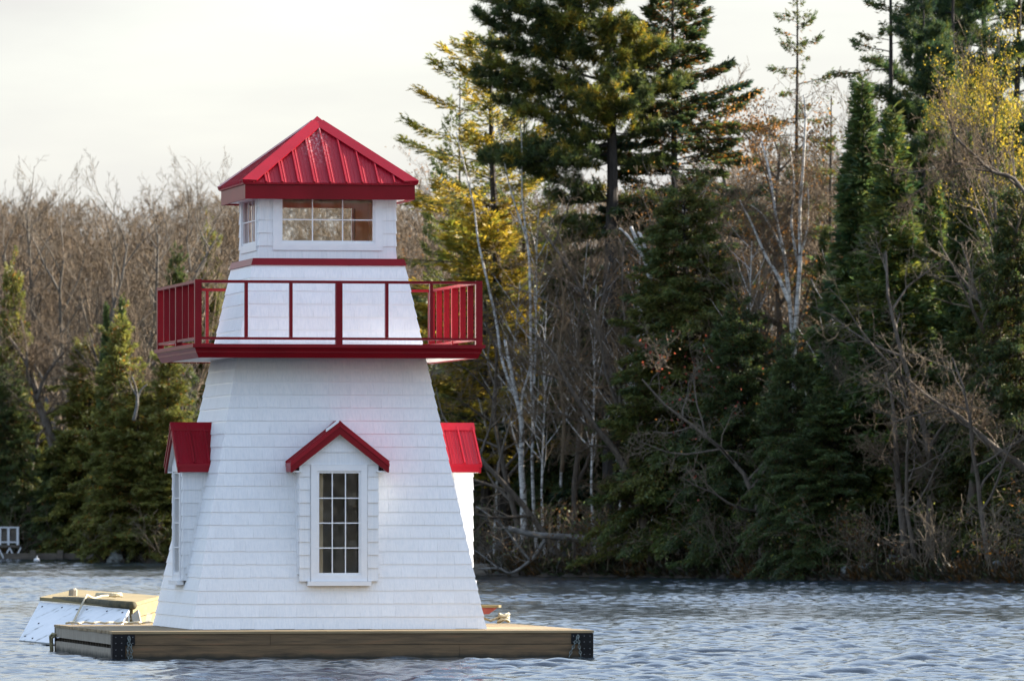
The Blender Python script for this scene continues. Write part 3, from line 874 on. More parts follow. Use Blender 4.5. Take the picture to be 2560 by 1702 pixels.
tag(rp.build('rope', M['rope'], None, True), 'white rope heaped on the raft and hanging down its white panel', 'rope')

# ------------------------------------------------------------------ vegetation builders (numpy)
def prisms(p0, p1, r0, r1, n=3):
    d = p1 - p0; ln = np.linalg.norm(d, axis=1, keepdims=True); d = d / np.maximum(ln, 1e-6)
    ref = np.where(np.abs(d[:, 2:3]) > .9, np.array([[1., 0, 0]]), np.array([[0, 0, 1.]]))
    a = np.cross(d, ref); a /= np.maximum(np.linalg.norm(a, axis=1, keepdims=True), 1e-6); b = np.cross(d, a)
    N_ = len(p0); V = np.empty((N_, 2 * n, 3))
    for k in range(n):
        o = a * math.cos(2 * math.pi * k / n) + b * math.sin(2 * math.pi * k / n)
        V[:, k] = p0 + o * r0[:, None]; V[:, n + k] = p1 + o * r1[:, None]
    base_ = (np.arange(N_) * 2 * n)[:, None]
    Q = np.concatenate([base_ + np.array([[k, (k + 1) % n, n + (k + 1) % n, n + k]]) for k in range(n)], 0)
    return V.reshape(-1, 3), Q
def norm(v): return v / np.maximum(np.linalg.norm(v, axis=-1, keepdims=True), 1e-9)
def diamonds(rs, c, d, Ln, W):
    d = norm(d); s = norm(np.cross(d, rs.normal(size=d.shape)))
    m_ = c + d * (Ln * .45)[:, None]
    V = np.stack([c, m_ + s * (W / 2)[:, None], c + d * Ln[:, None], m_ - s * (W / 2)[:, None]], 1)
    return V.reshape(-1, 3), np.arange(len(c) * 4).reshape(-1, 4)
class Segs:
    def __init__(s): s.p0, s.p1, s.r0, s.r1 = [], [], [], []
    def add(s, a, b, ra, rb): s.p0.append(a); s.p1.append(b); s.r0.append(ra); s.r1.append(rb)
    def arr(s): return np.array(s.p0), np.array(s.p1), np.array(s.r0), np.array(s.r1)
def rvec(rs): return rs.normal(size=3)
def grow(rs, p, d, ln, r, lev, prm, big, fine, tips):
    nseg = (7, 5, 4, 3, 2)[min(lev, 4)]
    up = prm['up'][min(lev, len(prm['up']) - 1)]; wob = prm['wob']
    pts = [p]; dirs = [d]; st = ln / nseg
    for i_ in range(nseg):
        d = d + rvec(rs) * wob + np.array([0, 0, up]) / nseg
        d = d / np.linalg.norm(d); p = p + d * st
        pts.append(p); dirs.append(d)
    rmin = prm['rmin']; rr = [max(rmin, r * (1 - .75 * i_ / nseg)) for i_ in range(nseg + 1)]
    tgt = big if lev <= 1 else fine
    for i_ in range(nseg): tgt.add(pts[i_], pts[i_ + 1], rr[i_], rr[i_ + 1])
    if lev >= prm['levels']: tips.append((pts[-1], dirs[-1])); tips.append((pts[-2], dirs[-2])); return
    nch = prm['n'][lev]; f0 = prm['f0'] if lev == 0 else .2
    nch = max(1, int(round(nch * (.8 + .4 * rs.rand()))))
    for c in range(nch):
        f = f0 + (1 - f0) * (c + rs.rand()) / nch
        f = min(f, .99); x = f * nseg; i_ = int(x); q_ = pts[i_] + (pts[i_ + 1] - pts[i_]) * (x - i_)
        ax = norm(np.cross(dirs[i_ + 1], rvec(rs))); ang = math.radians(rs.uniform(*prm['ang']))
        nd = dirs[i_ + 1] * math.cos(ang) + ax * math.sin(ang)
        if lev == 0 and prm.get('bias') is not None: nd = nd + np.array(prm['bias'])
        nd = nd / np.linalg.norm(nd)
        l2 = ln * prm['ratio'][lev] * (1 - .45 * f if lev == 0 else 1 - .35 * f) * rs.uniform(.75, 1.2)
        grow(rs, q_, nd, l2, max(rmin, min(rr[i_] * .6, r * .55)), lev + 1, prm, big, fine, tips)
MAPLE = dict(levels=4, n=(11, 7, 5, 3), ratio=(.52, .48, .5, .55), ang=(25, 55), up=(.3, .55, .5, .4, .3), wob=.10, rmin=.006, f0=.25)
SCRAG = dict(levels=4, n=(9, 6, 5, 3), ratio=(.45, .5, .5, .55), ang=(35, 75), up=(.25, .25, .1, 0, 0), wob=.16, rmin=.006, f0=.2)
ASPEN = dict(levels=3, n=(20, 7, 4), ratio=(.28, .5, .5), ang=(30, 60), up=(.1, .5, .3, .2), wob=.06, rmin=.006, f0=.35)
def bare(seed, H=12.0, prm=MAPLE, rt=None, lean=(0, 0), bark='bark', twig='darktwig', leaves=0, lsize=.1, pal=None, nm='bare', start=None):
    rs = np.random.RandomState(seed); big, fine, tips = Segs(), Segs(), []
    d = norm(np.array([lean[0], lean[1], 1.0]))
    grow(rs, np.array([0, 0, -.3]), d, H * .93, rt or H * .013, 0, prm, big, fine, tips)
    V, Q = prisms(*big.arr(), n=6)
    tm = np_mesh(nm + '_trunk', V, Q, M[bark])
    V, Q = prisms(*fine.arr(), n=3)
    mi = None; tint = None; mats = [M[twig]]
    if leaves:
        tp_ = np.array([t[0] for t in tips]); td = np.array([t[1] for t in tips])
        idx = rs.randint(0, len(tp_), leaves)
        ph = np.sin(tp_[idx][:, 2] * 1.7 + seed) + np.sin(tp_[idx][:, 0] * 1.3 + 2) * 1.0 + rs.normal(size=leaves) * .7
        idx = idx[ph > -.2]
        n_ = len(idx)
        LV, LQ = diamonds(rs, tp_[idx] + rs.normal(size=(n_, 3)) * .16, td[idx] * .3 + rs.normal(size=(n_, 3)), rs.uniform(.7, 1.3, n_) * lsize, rs.uniform(.6, .9, n_) * lsize)
        pl = np.array(pal); lc = np.repeat(pl[rs.randint(0, len(pl), n_)], 4, 0)
        tint = np.vstack([np.tile([.1, .08, .06], (len(V), 1)), lc])
        mi = np.concatenate([np.zeros(len(Q)), np.ones(n_)]); mats = [M[twig], M['leaf']]
        Q = np.vstack([Q, LQ + len(V)]); V = np.vstack([V, LV])
    cm = np_mesh(nm + '_crown', V, Q, mats, tint, mi)
    return dict(H=float(np.percentile(V[:, 2], 99.7)), trunk=tm, crown=cm)

G = dict(dk=(.044, .068, .024), dk2=(.064, .096, .030), md=(.092, .122, .032), ol=(.125, .130, .028), ce=(.15, .16, .036), ce2=(.22, .21, .045), yg=(.17, .18, .024), go=(.36, .25, .028), go2=(.46, .34, .034),
         og=(.30, .13, .022), br=(.12, .062, .022), rd=(.32, .045, .03), bl=(.032, .062, .038), fir=(.042, .085, .030), fir2=(.085, .135, .035))
def conifer(seed, H, R, cb=.08, gap=.22, nb=6, slope=.0, droop=.35, curl=.15, dens=46, sl=.26, sw=.06, exp=.8, skip=.1, pal=None, bpal=None, nm='conifer', trunk_r=None, fork=.42, rj=.3, rfun=None, zj=.4, sj=.06, bark='darkbark', wmin=.0):
    rs = np.random.RandomState(seed)
    bz, ba, br = [], [], []
    z = cb * H
    while z < H * .985:
        t = (z - cb * H) / (H * (1 - cb))
        r = R * (1 - t) ** exp
        n_ = max(3, int(round(nb * (.6 + .4 * (1 - t)))))
        a0 = rs.rand() * 6.283
        for k in range(n_):
            if rs.rand() < skip: continue
            a = a0 + 6.283 * k / n_ + rs.normal() * .3
            rr = r * (1 + rs.normal() * rj)
            if rfun: rr *= rfun(a, t, rs)
            if rr < .1: rr = .1
            bz.append(z + rs.normal() * gap * zj); ba.append(a); br.append(rr)
        z += gap * (.75 + .5 * rs.rand()) * (1 - .5 * t)
    bz, ba, br = map(np.array, (bz, ba, br))
    B = len(bz); tt = np.clip((bz - cb * H) / (H * (1 - cb)), 0, 1)
    drp = droop * (1.1 - .6 * tt) * (1 + rs.normal(size=B) * .25); slp = slope + .55 * tt ** 2 + rs.normal(size=B) * sj
    ca, sa = np.cos(ba), np.sin(ba)
    def curve(bi, s):
        r = br[bi] * s
        return np.stack([ca[bi] * r, sa[bi] * r, bz[bi] + br[bi] * (slp[bi] * s - drp[bi] * s ** 2 + curl * s ** 3)], -1)
    # branch wood
    segs = []
    allb = np.arange(B)
    for k in range(4):
        s0, s1 = k / 4, (k + 1) / 4
        segs.append((curve(allb, np.full(B, s0)), curve(allb, np.full(B, s1)), .004 + .011 * br * (1 - s0), .004 + .011 * br * (1 - s1)))
    bV, bQ = prisms(*[np.concatenate(x) for x in zip(*segs)], n=3)
    # sprays
    cnt = np.maximum(4, (1.8 * dens * br * (.55 + .45 * np.minimum(br, 2) / 2)).astype(int)); bi = np.repeat(allb, cnt); n_ = len(bi)
    s = np.maximum(rs.rand(n_), rs.rand(n_) * .9) ** .75
    s = wmin + (1 - wmin) * s
    c = curve(bi, s); e = .04
    tang = norm(curve(bi, np.minimum(s + e, 1.1)) - curve(bi, s - e))
    side = np.stack([-sa[bi], ca[bi], np.zeros(n_)], -1); sg = rs.uniform(-1, 1, n_)
    off = sg * fork * br[bi] * (1.05 - s) * (.3 + .7 * np.minimum(s / .35, 1))
    c = c + side * off[:, None] + tang * np.abs(off)[:, None] * .5 + rs.normal(size=(n_, 3)) * np.array([.04, .04, .05])
    c[:, 2] -= np.abs(off) * .22
    d = tang * .8 + side * (np.sign(sg) * rs.uniform(.1, 1.0, n_))[:, None] + rs.normal(size=(n_, 3)) * .28 + np.array([0, 0, -.18])
    Ln = sl * rs.uniform(.55, 1.2, n_); W = sw * .8 * rs.uniform(.7, 1.3, n_)
    fV, fQ = diamonds(rs, c, d, Ln, W)
    pal = np.array([G[k] for k in pal]); bp = np.array([G[k] for k in (bpal or [])]) if bpal else None
    bc = rs.randint(0, len(pal), B); col = pal[bc][bi]
    alt = rs.rand(n_) < .35; col[alt] = pal[rs.randint(0, len(pal), alt.sum())]
    if bp is not None:
        inner = rs.rand(n_) < (.55 * (1 - s)); col[inner] = bp[rs.randint(0, len(bp), inner.sum())]
    col = col * rs.uniform(.75, 1.3, (n_, 1)) * (.8 + .4 * rs.rand(B)[bi])[:, None]
    V = np.vstack([bV, fV]); Q = np.vstack([bQ, fQ + len(bV)])
    tint = np.vstack([np.tile([.04, .033, .027], (len(bV), 1)), np.repeat(col, 4, 0)])
    cm = np_mesh(nm + '_crown', V, Q, M['needle'], tint)
    tr = MB(); rb = trunk_r or H * .0105
    k = 14; pts = [(math.sin(i_ * .7 + seed) * .03 * H * .05, math.cos(i_ * .9 + seed) * .03 * H * .05, -.4 + (H + .3) * i_ / k) for i_ in range(k + 1)]
    tr.tube(pts, [max(.012, rb * (1.15 - i_ / k) * (1.35 if i_ == 0 else 1)) for i_ in range(k + 1)], 8)
    me = bpy.data.meshes.new(nm + '_trunk'); me.from_pydata(tr.v, [], tr.f); me.materials.append(M[bark]); me.update()
    return dict(H=H, trunk=me, crown=cm, R=R)
def pine(seed, H, boughs, nm, pal, gpal, gprob=.3, trunk_r=.22, tuft=16, nl=.24):
    """boughs: (z, angle from +X in degrees, length, rise, golden)"""
    rs = np.random.RandomState(seed); wood = Segs(); tc_, td_, tcol = [], [], []
    pal = [np.array(G[k]) for k in pal]; gpal = [np.array(G[k]) for k in gpal]
    for z, ang, ln, rise, gold in boughs:
        a = math.radians(ang); d = np.array([math.cos(a), math.sin(a), rise]); p = np.array([0, 0, z]); n_ = 8
        hz = norm(np.array([-math.sin(a), math.cos(a), 0]))
        pts = [p]
        for i_ in range(n_):
            d = d + rvec(rs) * .07 + np.array([0, 0, .05]); d = d / np.linalg.norm(d); p = p + d * ln / n_; pts.append(p)
        r0 = .012 + .009 * ln
        for i_ in range(n_): wood.add(pts[i_], pts[i_ + 1], r0 * (1 - .8 * i_ / n_), r0 * (1 - .8 * (i_ + 1) / n_))
        nsub = max(6, int(ln * 8.5))
        for k in range(nsub):
            f = .10 + .90 * (k + rs.rand()) / nsub; f = min(f, .995); x = f * n_; i_ = int(x); q_ = pts[i_] + (pts[i_ + 1] - pts[i_]) * (x - i_)
            sgn = 1 if rs.rand() < .5 else -1
            sdv = (pts[i_ + 1] - pts[i_]) / np.linalg.norm(pts[i_ + 1] - pts[i_])
            dd = norm(sdv * .75 + hz * sgn * rs.uniform(.3, 1.1) + np.array([0, 0, rs.uniform(-.05, .45)]))
            l2 = (.34 + .26 * ln * (1 - f)) * rs.uniform(.7, 1.3)
            m_ = 4; qq = q_
            isg = rs.rand() < (gprob + (.55 if gold else 0))
            for w_ in range(m_):
                dd = norm(dd + rvec(rs) * .16 + np.array([0, 0, .06])); q2 = qq + dd * l2 / m_
                wood.add(qq, q2, .012 * (1 - w_ / 5), .010 * (1 - w_ / 5)); qq = q2
                for _ in range(2):
                    tc_.append(q2 + rvec(rs) * .05); td_.append(dd); pp = gpal if isg else pal; tcol.append(pp[rs.randint(len(pp))] * rs.uniform(.8, 1.25))
    tc_, td_, tcol = map(np.array, (tc_, td_, tcol)); T_ = len(tc_)
    bi = np.repeat(np.arange(T_), tuft); n_ = len(bi)
    d = td_[bi] * .55 + rs.normal(size=(n_, 3)) * .62 + np.array([0, 0, .12])
    fV, fQ = diamonds(rs, tc_[bi], d, nl * rs.uniform(.6, 1.2, n_), .026 * rs.uniform(.7, 1.4, n_))
    bV, bQ = prisms(*wood.arr(), n=3)
    V = np.vstack([bV, fV]); Q = np.vstack([bQ, fQ + len(bV)])
    tint = np.vstack([np.tile([.03, .026, .022], (len(bV), 1)), np.repeat(tcol[bi], 4, 0)])
    cm = np_mesh(nm + '_crown', V, Q, M['needle'], tint)
    tr = MB(); k = 16
    tr.tube([(math.sin(i_ * .8) * .05, math.cos(i_ * .6) * .04, -.4 + (H + .3) * i_ / k) for i_ in range(k + 1)], [max(.02, trunk_r * (1.12 - .95 * i_ / k)) for i_ in range(k + 1)], 9)
    me = bpy.data.meshes.new(nm + '_trunk'); me.from_pydata(tr.v, [], tr.f); me.materials.append(M['darkbark']); me.update()
    return dict(H=H, trunk=me, crown=cm)

def plant(name, proto, px, t, top, label, group=None, cat='tree', wid=None, rz=0.0, lean=(0, 0), hw_=None, bpx=None):
    b_ = base(bpx if bpx is not None else px, t)
    if bpx is not None: b_.x = (px - 1280) * b_.y / F
    H = EYE + (HZ - top) * b_.y / F - b_.z
    s = H / proto['H']
    e = empty(name, b_, 0)
    e.rotation_euler = (lean[1], lean[0], rz)
    if hw_ is not None: wid = hw_ * b_.y / F / proto['R'] / s
    wx = s * (wid or 1.0)
    e.scale = (wx, wx, s)
    link('trunk', proto['trunk'], e); link('crown', proto['crown'], e)
    tag(e, label, cat, group)
    return e

# ------------------------------------------------------------------ trees on the right shore
rs0 = np.random.RandomState(42)
Yp = 246.0
def zpx(py, Y=Yp): return EYE + (HZ - py) * Y / F
pb = base(1527, 10)
bl_ = []
def bough(py, ang, lpx, rise, gold=0): bl_.append((zpx(py) - pb.z, ang, lpx * Yp / F, rise, gold))
for py in (-150, -110, -70, -30):
    for a in (170, 200, 140, 20, -20, -90, 90): bough(py + rs0.uniform(-15, 15), a + rs0.uniform(-20, 20), rs0.uniform(120, 250), .25)
bough(70, 178, 400, .16); bough(40, 165, 330, .2); bough(90, 195, 360, .1); bough(110, 185, 300, .12); bough(60, 205, 250, .25, 1)
bough(130, 170, 320, .02); bough(150, 150, 220, .1, 1); bough(110, -100, 150, .25, 1); bough(90, -75, 130, .3, 1); bough(120, -50, 120, .2, 1)
bough(190, 180, 380, .0); bough(200, 195, 320, -.05, 1); bough(210, 168, 330, -.08); bough(230, -95, 130, .15, 1); bough(170, 10, 180, .2); bough(150, -30, 150, .2, 1)
bough(235, 185, 350, -.12); bough(260, 172, 300, -.15); bough(215, 5, 170, .0); bough(250, 15, 200, -.1)
bough(310, 190, 250, -.05, 1); bough(300, -110, 150, .05, 1); bough(330, 180, 330, -.22); bough(345, 165, 320, -.25); bough(350, 200, 300, -.28); bough(320, 8, 160, -.1)
bough(370, 178, 260, -.3); bough(400, 15, 150, -.15); bough(280, -120, 120, .1, 1); bough(395, -150, 170, -.25)
bough(480, 178, 240, -.02); bough(490, 190, 150, -.3); bough(500, 20, 110, -.1); bough(560, 182, 130, -.1); bough(470, -140, 130, -.2); bough(580, 160, 120, -.2)
for py in (20, 100, 180, 260, 340):
    for a in (-70, -125): bough(py + rs0.uniform(-25, 25), a + rs0.uniform(-20, 20), rs0.uniform(110, 190), rs0.uniform(-.1, .25), 1 if a in (-70, -125) and rs0.rand() < .6 else 0)
wp_ = pine(3, zpx(-160) - pb.z, bl_, 'white_pine', ['dk2', 'md', 'dk', 'ol'], ['yg', 'go', 'ol', 'yg'], .12, .34)
e = empty('white_pine', pb); link('trunk', wp_['trunk'], e); link('crown', wp_['crown'], e)
tag(e, 'tallest white pine with layered boughs and thick dark trunk, gold tufts near the trunk', 'tree')

SPR_A = conifer(21, 20, 3.6, .10, .30, 6, .05, .55, .25, 120, .26, .075, .62, .15, ['dk', 'dk2', 'md', 'bl'], ['br', 'og'], 'spruce', fork=.42)
plant('spruce_tree', SPR_A, 1684, 15, -90, 'broad dark spruce with rusty inner branches, close beside the tall white pine', 'conifers on the near shore', hw_=280)
LAR = conifer(22, 17, 2.2, .22, .36, 6, .15, .35, .35, 80, .22, .055, .5, .30, ['go', 'yg', 'go2', 'ol'], ['go', 'ol'], 'larch', fork=.32, rfun=lambda a, t, rs: (1.25 if math.cos(a) < 0 else .75) * rs.uniform(.5, 1.35))
plant('larch_tree', LAR, 1262, 8, 70, 'thin leaning larch with golden yellow needles next to the lighthouse roof', 'conifers on the near shore', hw_=235, lean=(-.03, 0))
LAR2 = conifer(23, 12, 2.2, .2, .30, 7, .10, .35, .35, 90, .22, .055, .6, .2, ['go', 'go2', 'yg'], ['ol', 'go'], 'larch', fork=.4)
plant('larch_tree', LAR2, 1215, 5, 500, 'bright golden young larch just past the balcony railing', 'conifers on the near shore', hw_=240)
PIN2 = conifer(28, 12, 2.0, .3, .34, 5, .1, .35, .35, 60, .22, .06, .6, .3, ['dk2', 'md', 'ol'], ['yg'], 'pine', fork=.4)
plant('pine_tree', PIN2, 1150, 16, 190, 'dark green pine tangled with the golden larch', 'conifers on the near shore', hw_=120)
plant('pine_tree', PIN2, 1310, 14, 210, 'dark pine standing between golden larch and tall white pine', 'conifers on the near shore', hw_=150, rz=2.0)
SPR_B = conifer(24, 18, 1.7, .45, .42, 4, -.05, .55, .35, 62, .20, .06, .45, .28, ['dk2', 'ol', 'md'], ['br', 'og'], 'spruce', fork=.34, rj=.5)
plant('spruce_tree', SPR_B, 1992, 24, -40, 'sparse narrow spruce spire above the orange leaved birch, open sky on both sides', 'conifers on the near shore', hw_=95)
plant('spruce_tree', SPR_B, 2226, 16, -150, 'sparse tall black spruce just right of the two pointed firs', 'conifers on the near shore', hw_=130, rz=1.9)
FIR = conifer(25, 9, 1.3, .04, .15, 9, .12, .35, .15, 110, .20, .06, .95, .06, ['fir', 'dk2', 'fir2', 'md'], ['ol'], 'fir', fork=.38, rj=.18)
plant('fir_tree', FIR, 2156, 7.5, 190, 'taller of the two pointed firs, dark green side by side', 'conifers on the near shore', hw_=165)
FIR2 = conifer(26, 9, 1.35, .04, .15, 9, .15, .3, .15, 110, .20, .06, .9, .08, ['fir', 'fir2', 'md', 'ol'], ['yg'], 'fir', fork=.4, rj=.22)
plant('fir_tree', FIR2, 2232, 6.5, 272, 'shorter lighter pointed fir touching its taller twin', 'conifers on the near shore', hw_=165)
plant('fir_tree', FIR2, 2062, 9, 575, 'small green fir between white birch clump and pointed firs', 'conifers on the near shore', hw_=85, rz=1)
plant('fir_tree', FIR2, 2335, 13, 430, 'shaded green fir right of the two pointed firs', 'conifers on the near shore', hw_=110, rz=3)
plant('fir_tree', FIR, 2415, 10, 330, 'green fir screened by bare branches under the yellow leaved tree', 'conifers on the near shore', hw_=110, rz=2)
SPN = conifer(27, 10, .9, .05, .22, 6, .0, .4, .2, 64, .2, .055, .7, .12, ['dk', 'dk2', 'bl'], ['br'], 'spruce', fork=.4)
plant('spruce_tree', SPN, 1374, 18, 440, 'narrow black spruce seen low between larch and pine trunk', 'conifers on the near shore', hw_=62)
SPD = conifer(29, 12, .9, .2, .3, 5, -.05, .4, .2, 34, .2, .05, .7, .25, ['br', 'ol', 'dk2'], ['br'], 'spruce', fork=.35)
plant('spruce_tree', SPD, 2077, 28, 232, 'thin half dead grey spruce spike left of the pointed firs', 'conifers on the near shore', hw_=62)
PIN3 = pine(8, 20, [(20 - k * .42, rs0.uniform(0, 360), 1.3 + .11 * min(k, 16) + rs0.uniform(-.3, .5), rs0.uniform(-.05, .35), 0) for k in range(38)], 'pine', ['dk2', 'md', 'fir', 'bl'], ['yg', 'fir2'], .10, .2, 18, .26)
plant('white_pine', PIN3, 2385, 20, -120, 'dense deep green pine filling the upper corner behind the yellow leaves', wid=1.1)
plant('white_pine', PIN3, 2460, 30, -260, 'deep green pine rising between the two corner pines', wid=1.2, rz=5.1)
plant('white_pine', PIN3, 2545, 26, -200, 'dark pine at the photo edge behind the yellow leaved tree', wid=1.1, rz=2.2)
CED = conifer(30, 11, 2.2, .10, .17, 9, -.05, .45, .1, 100, .15, .06, .55, .05, ['dk', 'dk2', 'md', 'ol'], ['br', 'ol'], 'cedar', fork=.42, rj=.2, zj=2.2, sj=.32)
CEDR = conifer(34, 11, 2.2, .10, .17, 9, -.05, .45, .1, 125, .14, .055, .5, .04, ['dk2', 'ol', 'md', 'ol'], ['br', 'ol'], 'cedar', fork=.42, rj=.2, zj=2.2, sj=.32)
plant('cedar_tree', CEDR, 1712, 3.5, 470, 'huge dark cedar rising from the waterline, center of the shore', 'cedars on the shores', hw_=215)
CED2 = conifer(31, 9, 2.2, .08, .16, 9, -.1, .45, .1, 100, .15, .06, .45, .04, ['dk', 'dk2', 'md', 'dk2'], ['br', 'ol'], 'cedar', fork=.45, rj=.25, zj=2.2, sj=.32)
plant('cedar_tree', CED2, 1850, 3.0, 780, 'dark cedar with foliage low over the bank right of the huge one', 'cedars on the shores', hw_=140)
plant('cedar_tree', CED2, 1975, 1.6, 860, 'low dark cedar hiding the foot of the white birch clump', 'cedars on the shores', hw_=100, rz=1.9)
plant('hemlock_tree', CED2, 2085, 2.5, 985, 'low dark hemlock bulging over the bank beneath the pointed firs', 'cedars on the shores', hw_=150, rz=1.3)
plant('cedar_tree', CED2, 2250, 8, 760, 'dim cedar behind leaning bare trunks near the boulders', 'cedars on the shores', hw_=150, rz=2.6)
plant('cedar_tree', CED, 2545, 8, 480, 'tall cedar cut by the edge of the photo under the yellow leaves', 'cedars on the shores', hw_=140, rz=3)
plant('white_pine', PIN3, 2310, 17, 20, 'dark green pine behind the pointed firs, right of the sparse black spruce', wid=.8, rz=3.3)
plant('cedar_tree', CED, 2470, 9, 620, 'dim cedar at the edge of the photo behind bare branches', 'cedars on the shores', hw_=150, rz=.7)
plant('cedar_tree', CED2, 1210, 9, 830, 'dark green cedar partly hidden by the red side dormer', 'cedars on the shores', hw_=110, rz=.4)
plant('cedar_tree', CED2, 1420, 11, 640, 'shaded cedar behind bare leaning trees below the white pine', 'cedars on the shores', hw_=120, rz=3.4)
plant('cedar_tree', CED, 1560, 13, 560, 'shaded cedar at the foot of the white pine trunk', 'cedars on the shores', hw_=110, rz=4.1)
plant('cedar_tree', CED2, 1320, 14, 760, 'shaded cedar behind the single white birch trunk', 'cedars on the shores', hw_=130, rz=5.1)

# bare and leafy trees, near shore
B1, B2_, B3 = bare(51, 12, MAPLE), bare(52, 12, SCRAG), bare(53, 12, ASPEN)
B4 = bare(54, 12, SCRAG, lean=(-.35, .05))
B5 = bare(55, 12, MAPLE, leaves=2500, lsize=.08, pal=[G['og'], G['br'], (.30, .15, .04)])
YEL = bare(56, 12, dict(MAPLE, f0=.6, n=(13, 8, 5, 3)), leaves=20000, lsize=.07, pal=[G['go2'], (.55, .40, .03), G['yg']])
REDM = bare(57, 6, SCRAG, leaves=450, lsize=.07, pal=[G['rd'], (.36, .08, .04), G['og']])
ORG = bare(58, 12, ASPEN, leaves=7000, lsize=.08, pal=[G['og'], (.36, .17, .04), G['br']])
bt = 'bare trees on the near shore'
N1, N2 = bare(71, 12, MAPLE, twig='twig'), bare(72, 12, SCRAG, twig='twig')
SL1, SL2 = bare(73, 12, ASPEN, rt=.075, bark='birch', twig='twig'), bare(74, 12, ASPEN, rt=.07, lean=(-.12, 0), bark='birch', twig='twig')
for pr, px, t, top, lab in ((SL1, 1235, 4, 640, 'slim pale stem rising from behind the side dormer'), (SL2, 1365, 3.5, 700, 'slim pale stem tilting left, below the narrow black spruce'),
        (SL1, 1395, 9, 520, 'slim pale stem just right of the narrow black spruce'), (SL2, 1490, 5, 640, 'slim pale stem left of the white pine foot'),
        (SL1, 1545, 4.5, 720, 'slim pale stem in front of the white pine foot'), (SL2, 1600, 6.5, 560, 'slim pale stem right of the white pine foot'),
        (SL2, 1345, 8, 430, 'slim pale stem under the pine boughs, taller than its neighbours'), (SL1, 1630, 10, 430, 'slim pale stem rising in front of the broad spruce foliage'),
        (SL2, 1880, 5, 520, 'slim pale stem leaning left of the birch clump'), (SL1, 2040, 7, 470, 'slim pale stem between birch clump and small green fir')):
    plant('birch_tree', pr, px, t, top, lab, 'birches on the shores', rz=0)
plant('yellow_leaved_tree', YEL, 2590, 12, 40, 'tree with bright yellow leaves at upper right edge', None, wid=.68)
plant('orange_leaved_tree', ORG, 1975, 16, 255, 'thin tree holding orange leaves under the sparse spruce spire', None)
plant('red_leaved_maple', REDM, 1905, 1.8, 800, 'small maple with scattered red leaves at the dark cedar', None)
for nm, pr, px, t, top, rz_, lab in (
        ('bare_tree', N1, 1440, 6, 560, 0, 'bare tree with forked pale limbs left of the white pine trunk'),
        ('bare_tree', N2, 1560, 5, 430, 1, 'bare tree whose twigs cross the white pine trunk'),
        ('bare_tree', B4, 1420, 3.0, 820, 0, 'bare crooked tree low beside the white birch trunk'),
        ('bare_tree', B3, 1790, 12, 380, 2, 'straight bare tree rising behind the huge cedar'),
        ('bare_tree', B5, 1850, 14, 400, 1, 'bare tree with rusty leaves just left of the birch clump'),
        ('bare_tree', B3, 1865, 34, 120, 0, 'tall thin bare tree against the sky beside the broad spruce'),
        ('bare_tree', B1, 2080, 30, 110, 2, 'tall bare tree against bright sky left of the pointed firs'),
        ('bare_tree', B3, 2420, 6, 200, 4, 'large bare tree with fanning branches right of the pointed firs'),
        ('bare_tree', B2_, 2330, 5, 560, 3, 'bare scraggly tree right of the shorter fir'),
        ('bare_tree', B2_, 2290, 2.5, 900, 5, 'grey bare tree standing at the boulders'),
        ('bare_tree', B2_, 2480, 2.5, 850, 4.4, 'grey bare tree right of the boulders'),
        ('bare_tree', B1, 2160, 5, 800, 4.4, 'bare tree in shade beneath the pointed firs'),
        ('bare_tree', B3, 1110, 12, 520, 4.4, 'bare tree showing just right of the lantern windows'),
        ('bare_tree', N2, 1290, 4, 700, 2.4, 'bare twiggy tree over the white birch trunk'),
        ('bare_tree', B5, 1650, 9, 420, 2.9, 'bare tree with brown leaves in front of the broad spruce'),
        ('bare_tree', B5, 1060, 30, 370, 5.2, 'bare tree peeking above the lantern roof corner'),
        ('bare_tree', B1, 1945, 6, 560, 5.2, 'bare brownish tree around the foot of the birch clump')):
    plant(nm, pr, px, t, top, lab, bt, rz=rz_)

# hand shaped trunks
def stems(name, polylines, Y, label, bark, group=None, twigs=0, seed=0, tw=.8, crownmat='twig', prm=None):
    rs = np.random.RandomState(seed)
    first = polylines[0][0]; o = at(first[0], first[1], Y)
    e = empty(name, o); mb = MB(); fine = Segs(); big = Segs(); tips = []
    for pl in polylines:
        r0, r1 = pl[-1]; pts = []
        n = len(pl) - 1
        dz = rs.uniform(-.6, .6)
        for i_, (px, py) in enumerate(pl[:-1]):
            p = at(px, py, Y) - o; p.y += dz * (i_ / max(1, n - 1)) ; pts.append(p)
        # smooth resample
        fin = []
        for i_ in range(n - 1):
            for k in range(4): 
                p0, p1, p2, p3 = pts[max(i_ - 1, 0)], pts[i_], pts[i_ + 1], pts[min(i_ + 2, n - 1)]; t = k / 4
                fin.append(.5 * ((2 * p1) + (p2 - p0) * t + (2 * p0 - 5 * p1 + 4 * p2 - p3) * t * t + (3 * p1 - p0 - 3 * p2 + p3) * t ** 3))
        fin.append(pts[-1]); m_ = len(fin)
        rad = [r0 + (r1 - r0) * i_ / (m_ - 1) for i_ in range(m_)]
        mb.tube(fin, rad, 7)
        for k in range(twigs):
            f = .3 + .7 * rs.rand(); i_ = min(int(f * (m_ - 1)), m_ - 2); q_ = np.array(fin[i_]); dv = np.array(fin[i_ + 1] - fin[i_]); dv = norm(dv)
            nd = norm(dv * .7 + rvec(rs) * .8 + np.array([0, 0, .25]))
            grow(rs, q_, nd, tw * rs.uniform(.5, 1.3), max(.012, rad[i_] * .35), 2, prm or SCRAG, fine, fine, tips)
    mb.build('trunk', M[bark], e, True)
    if fine.p0:
        V, Q = prisms(*fine.arr(), n=3); link('crown', np_mesh('twigs', V, Q, M[crownmat]), e)
    tag(e, label, 'tree', group)
    return e
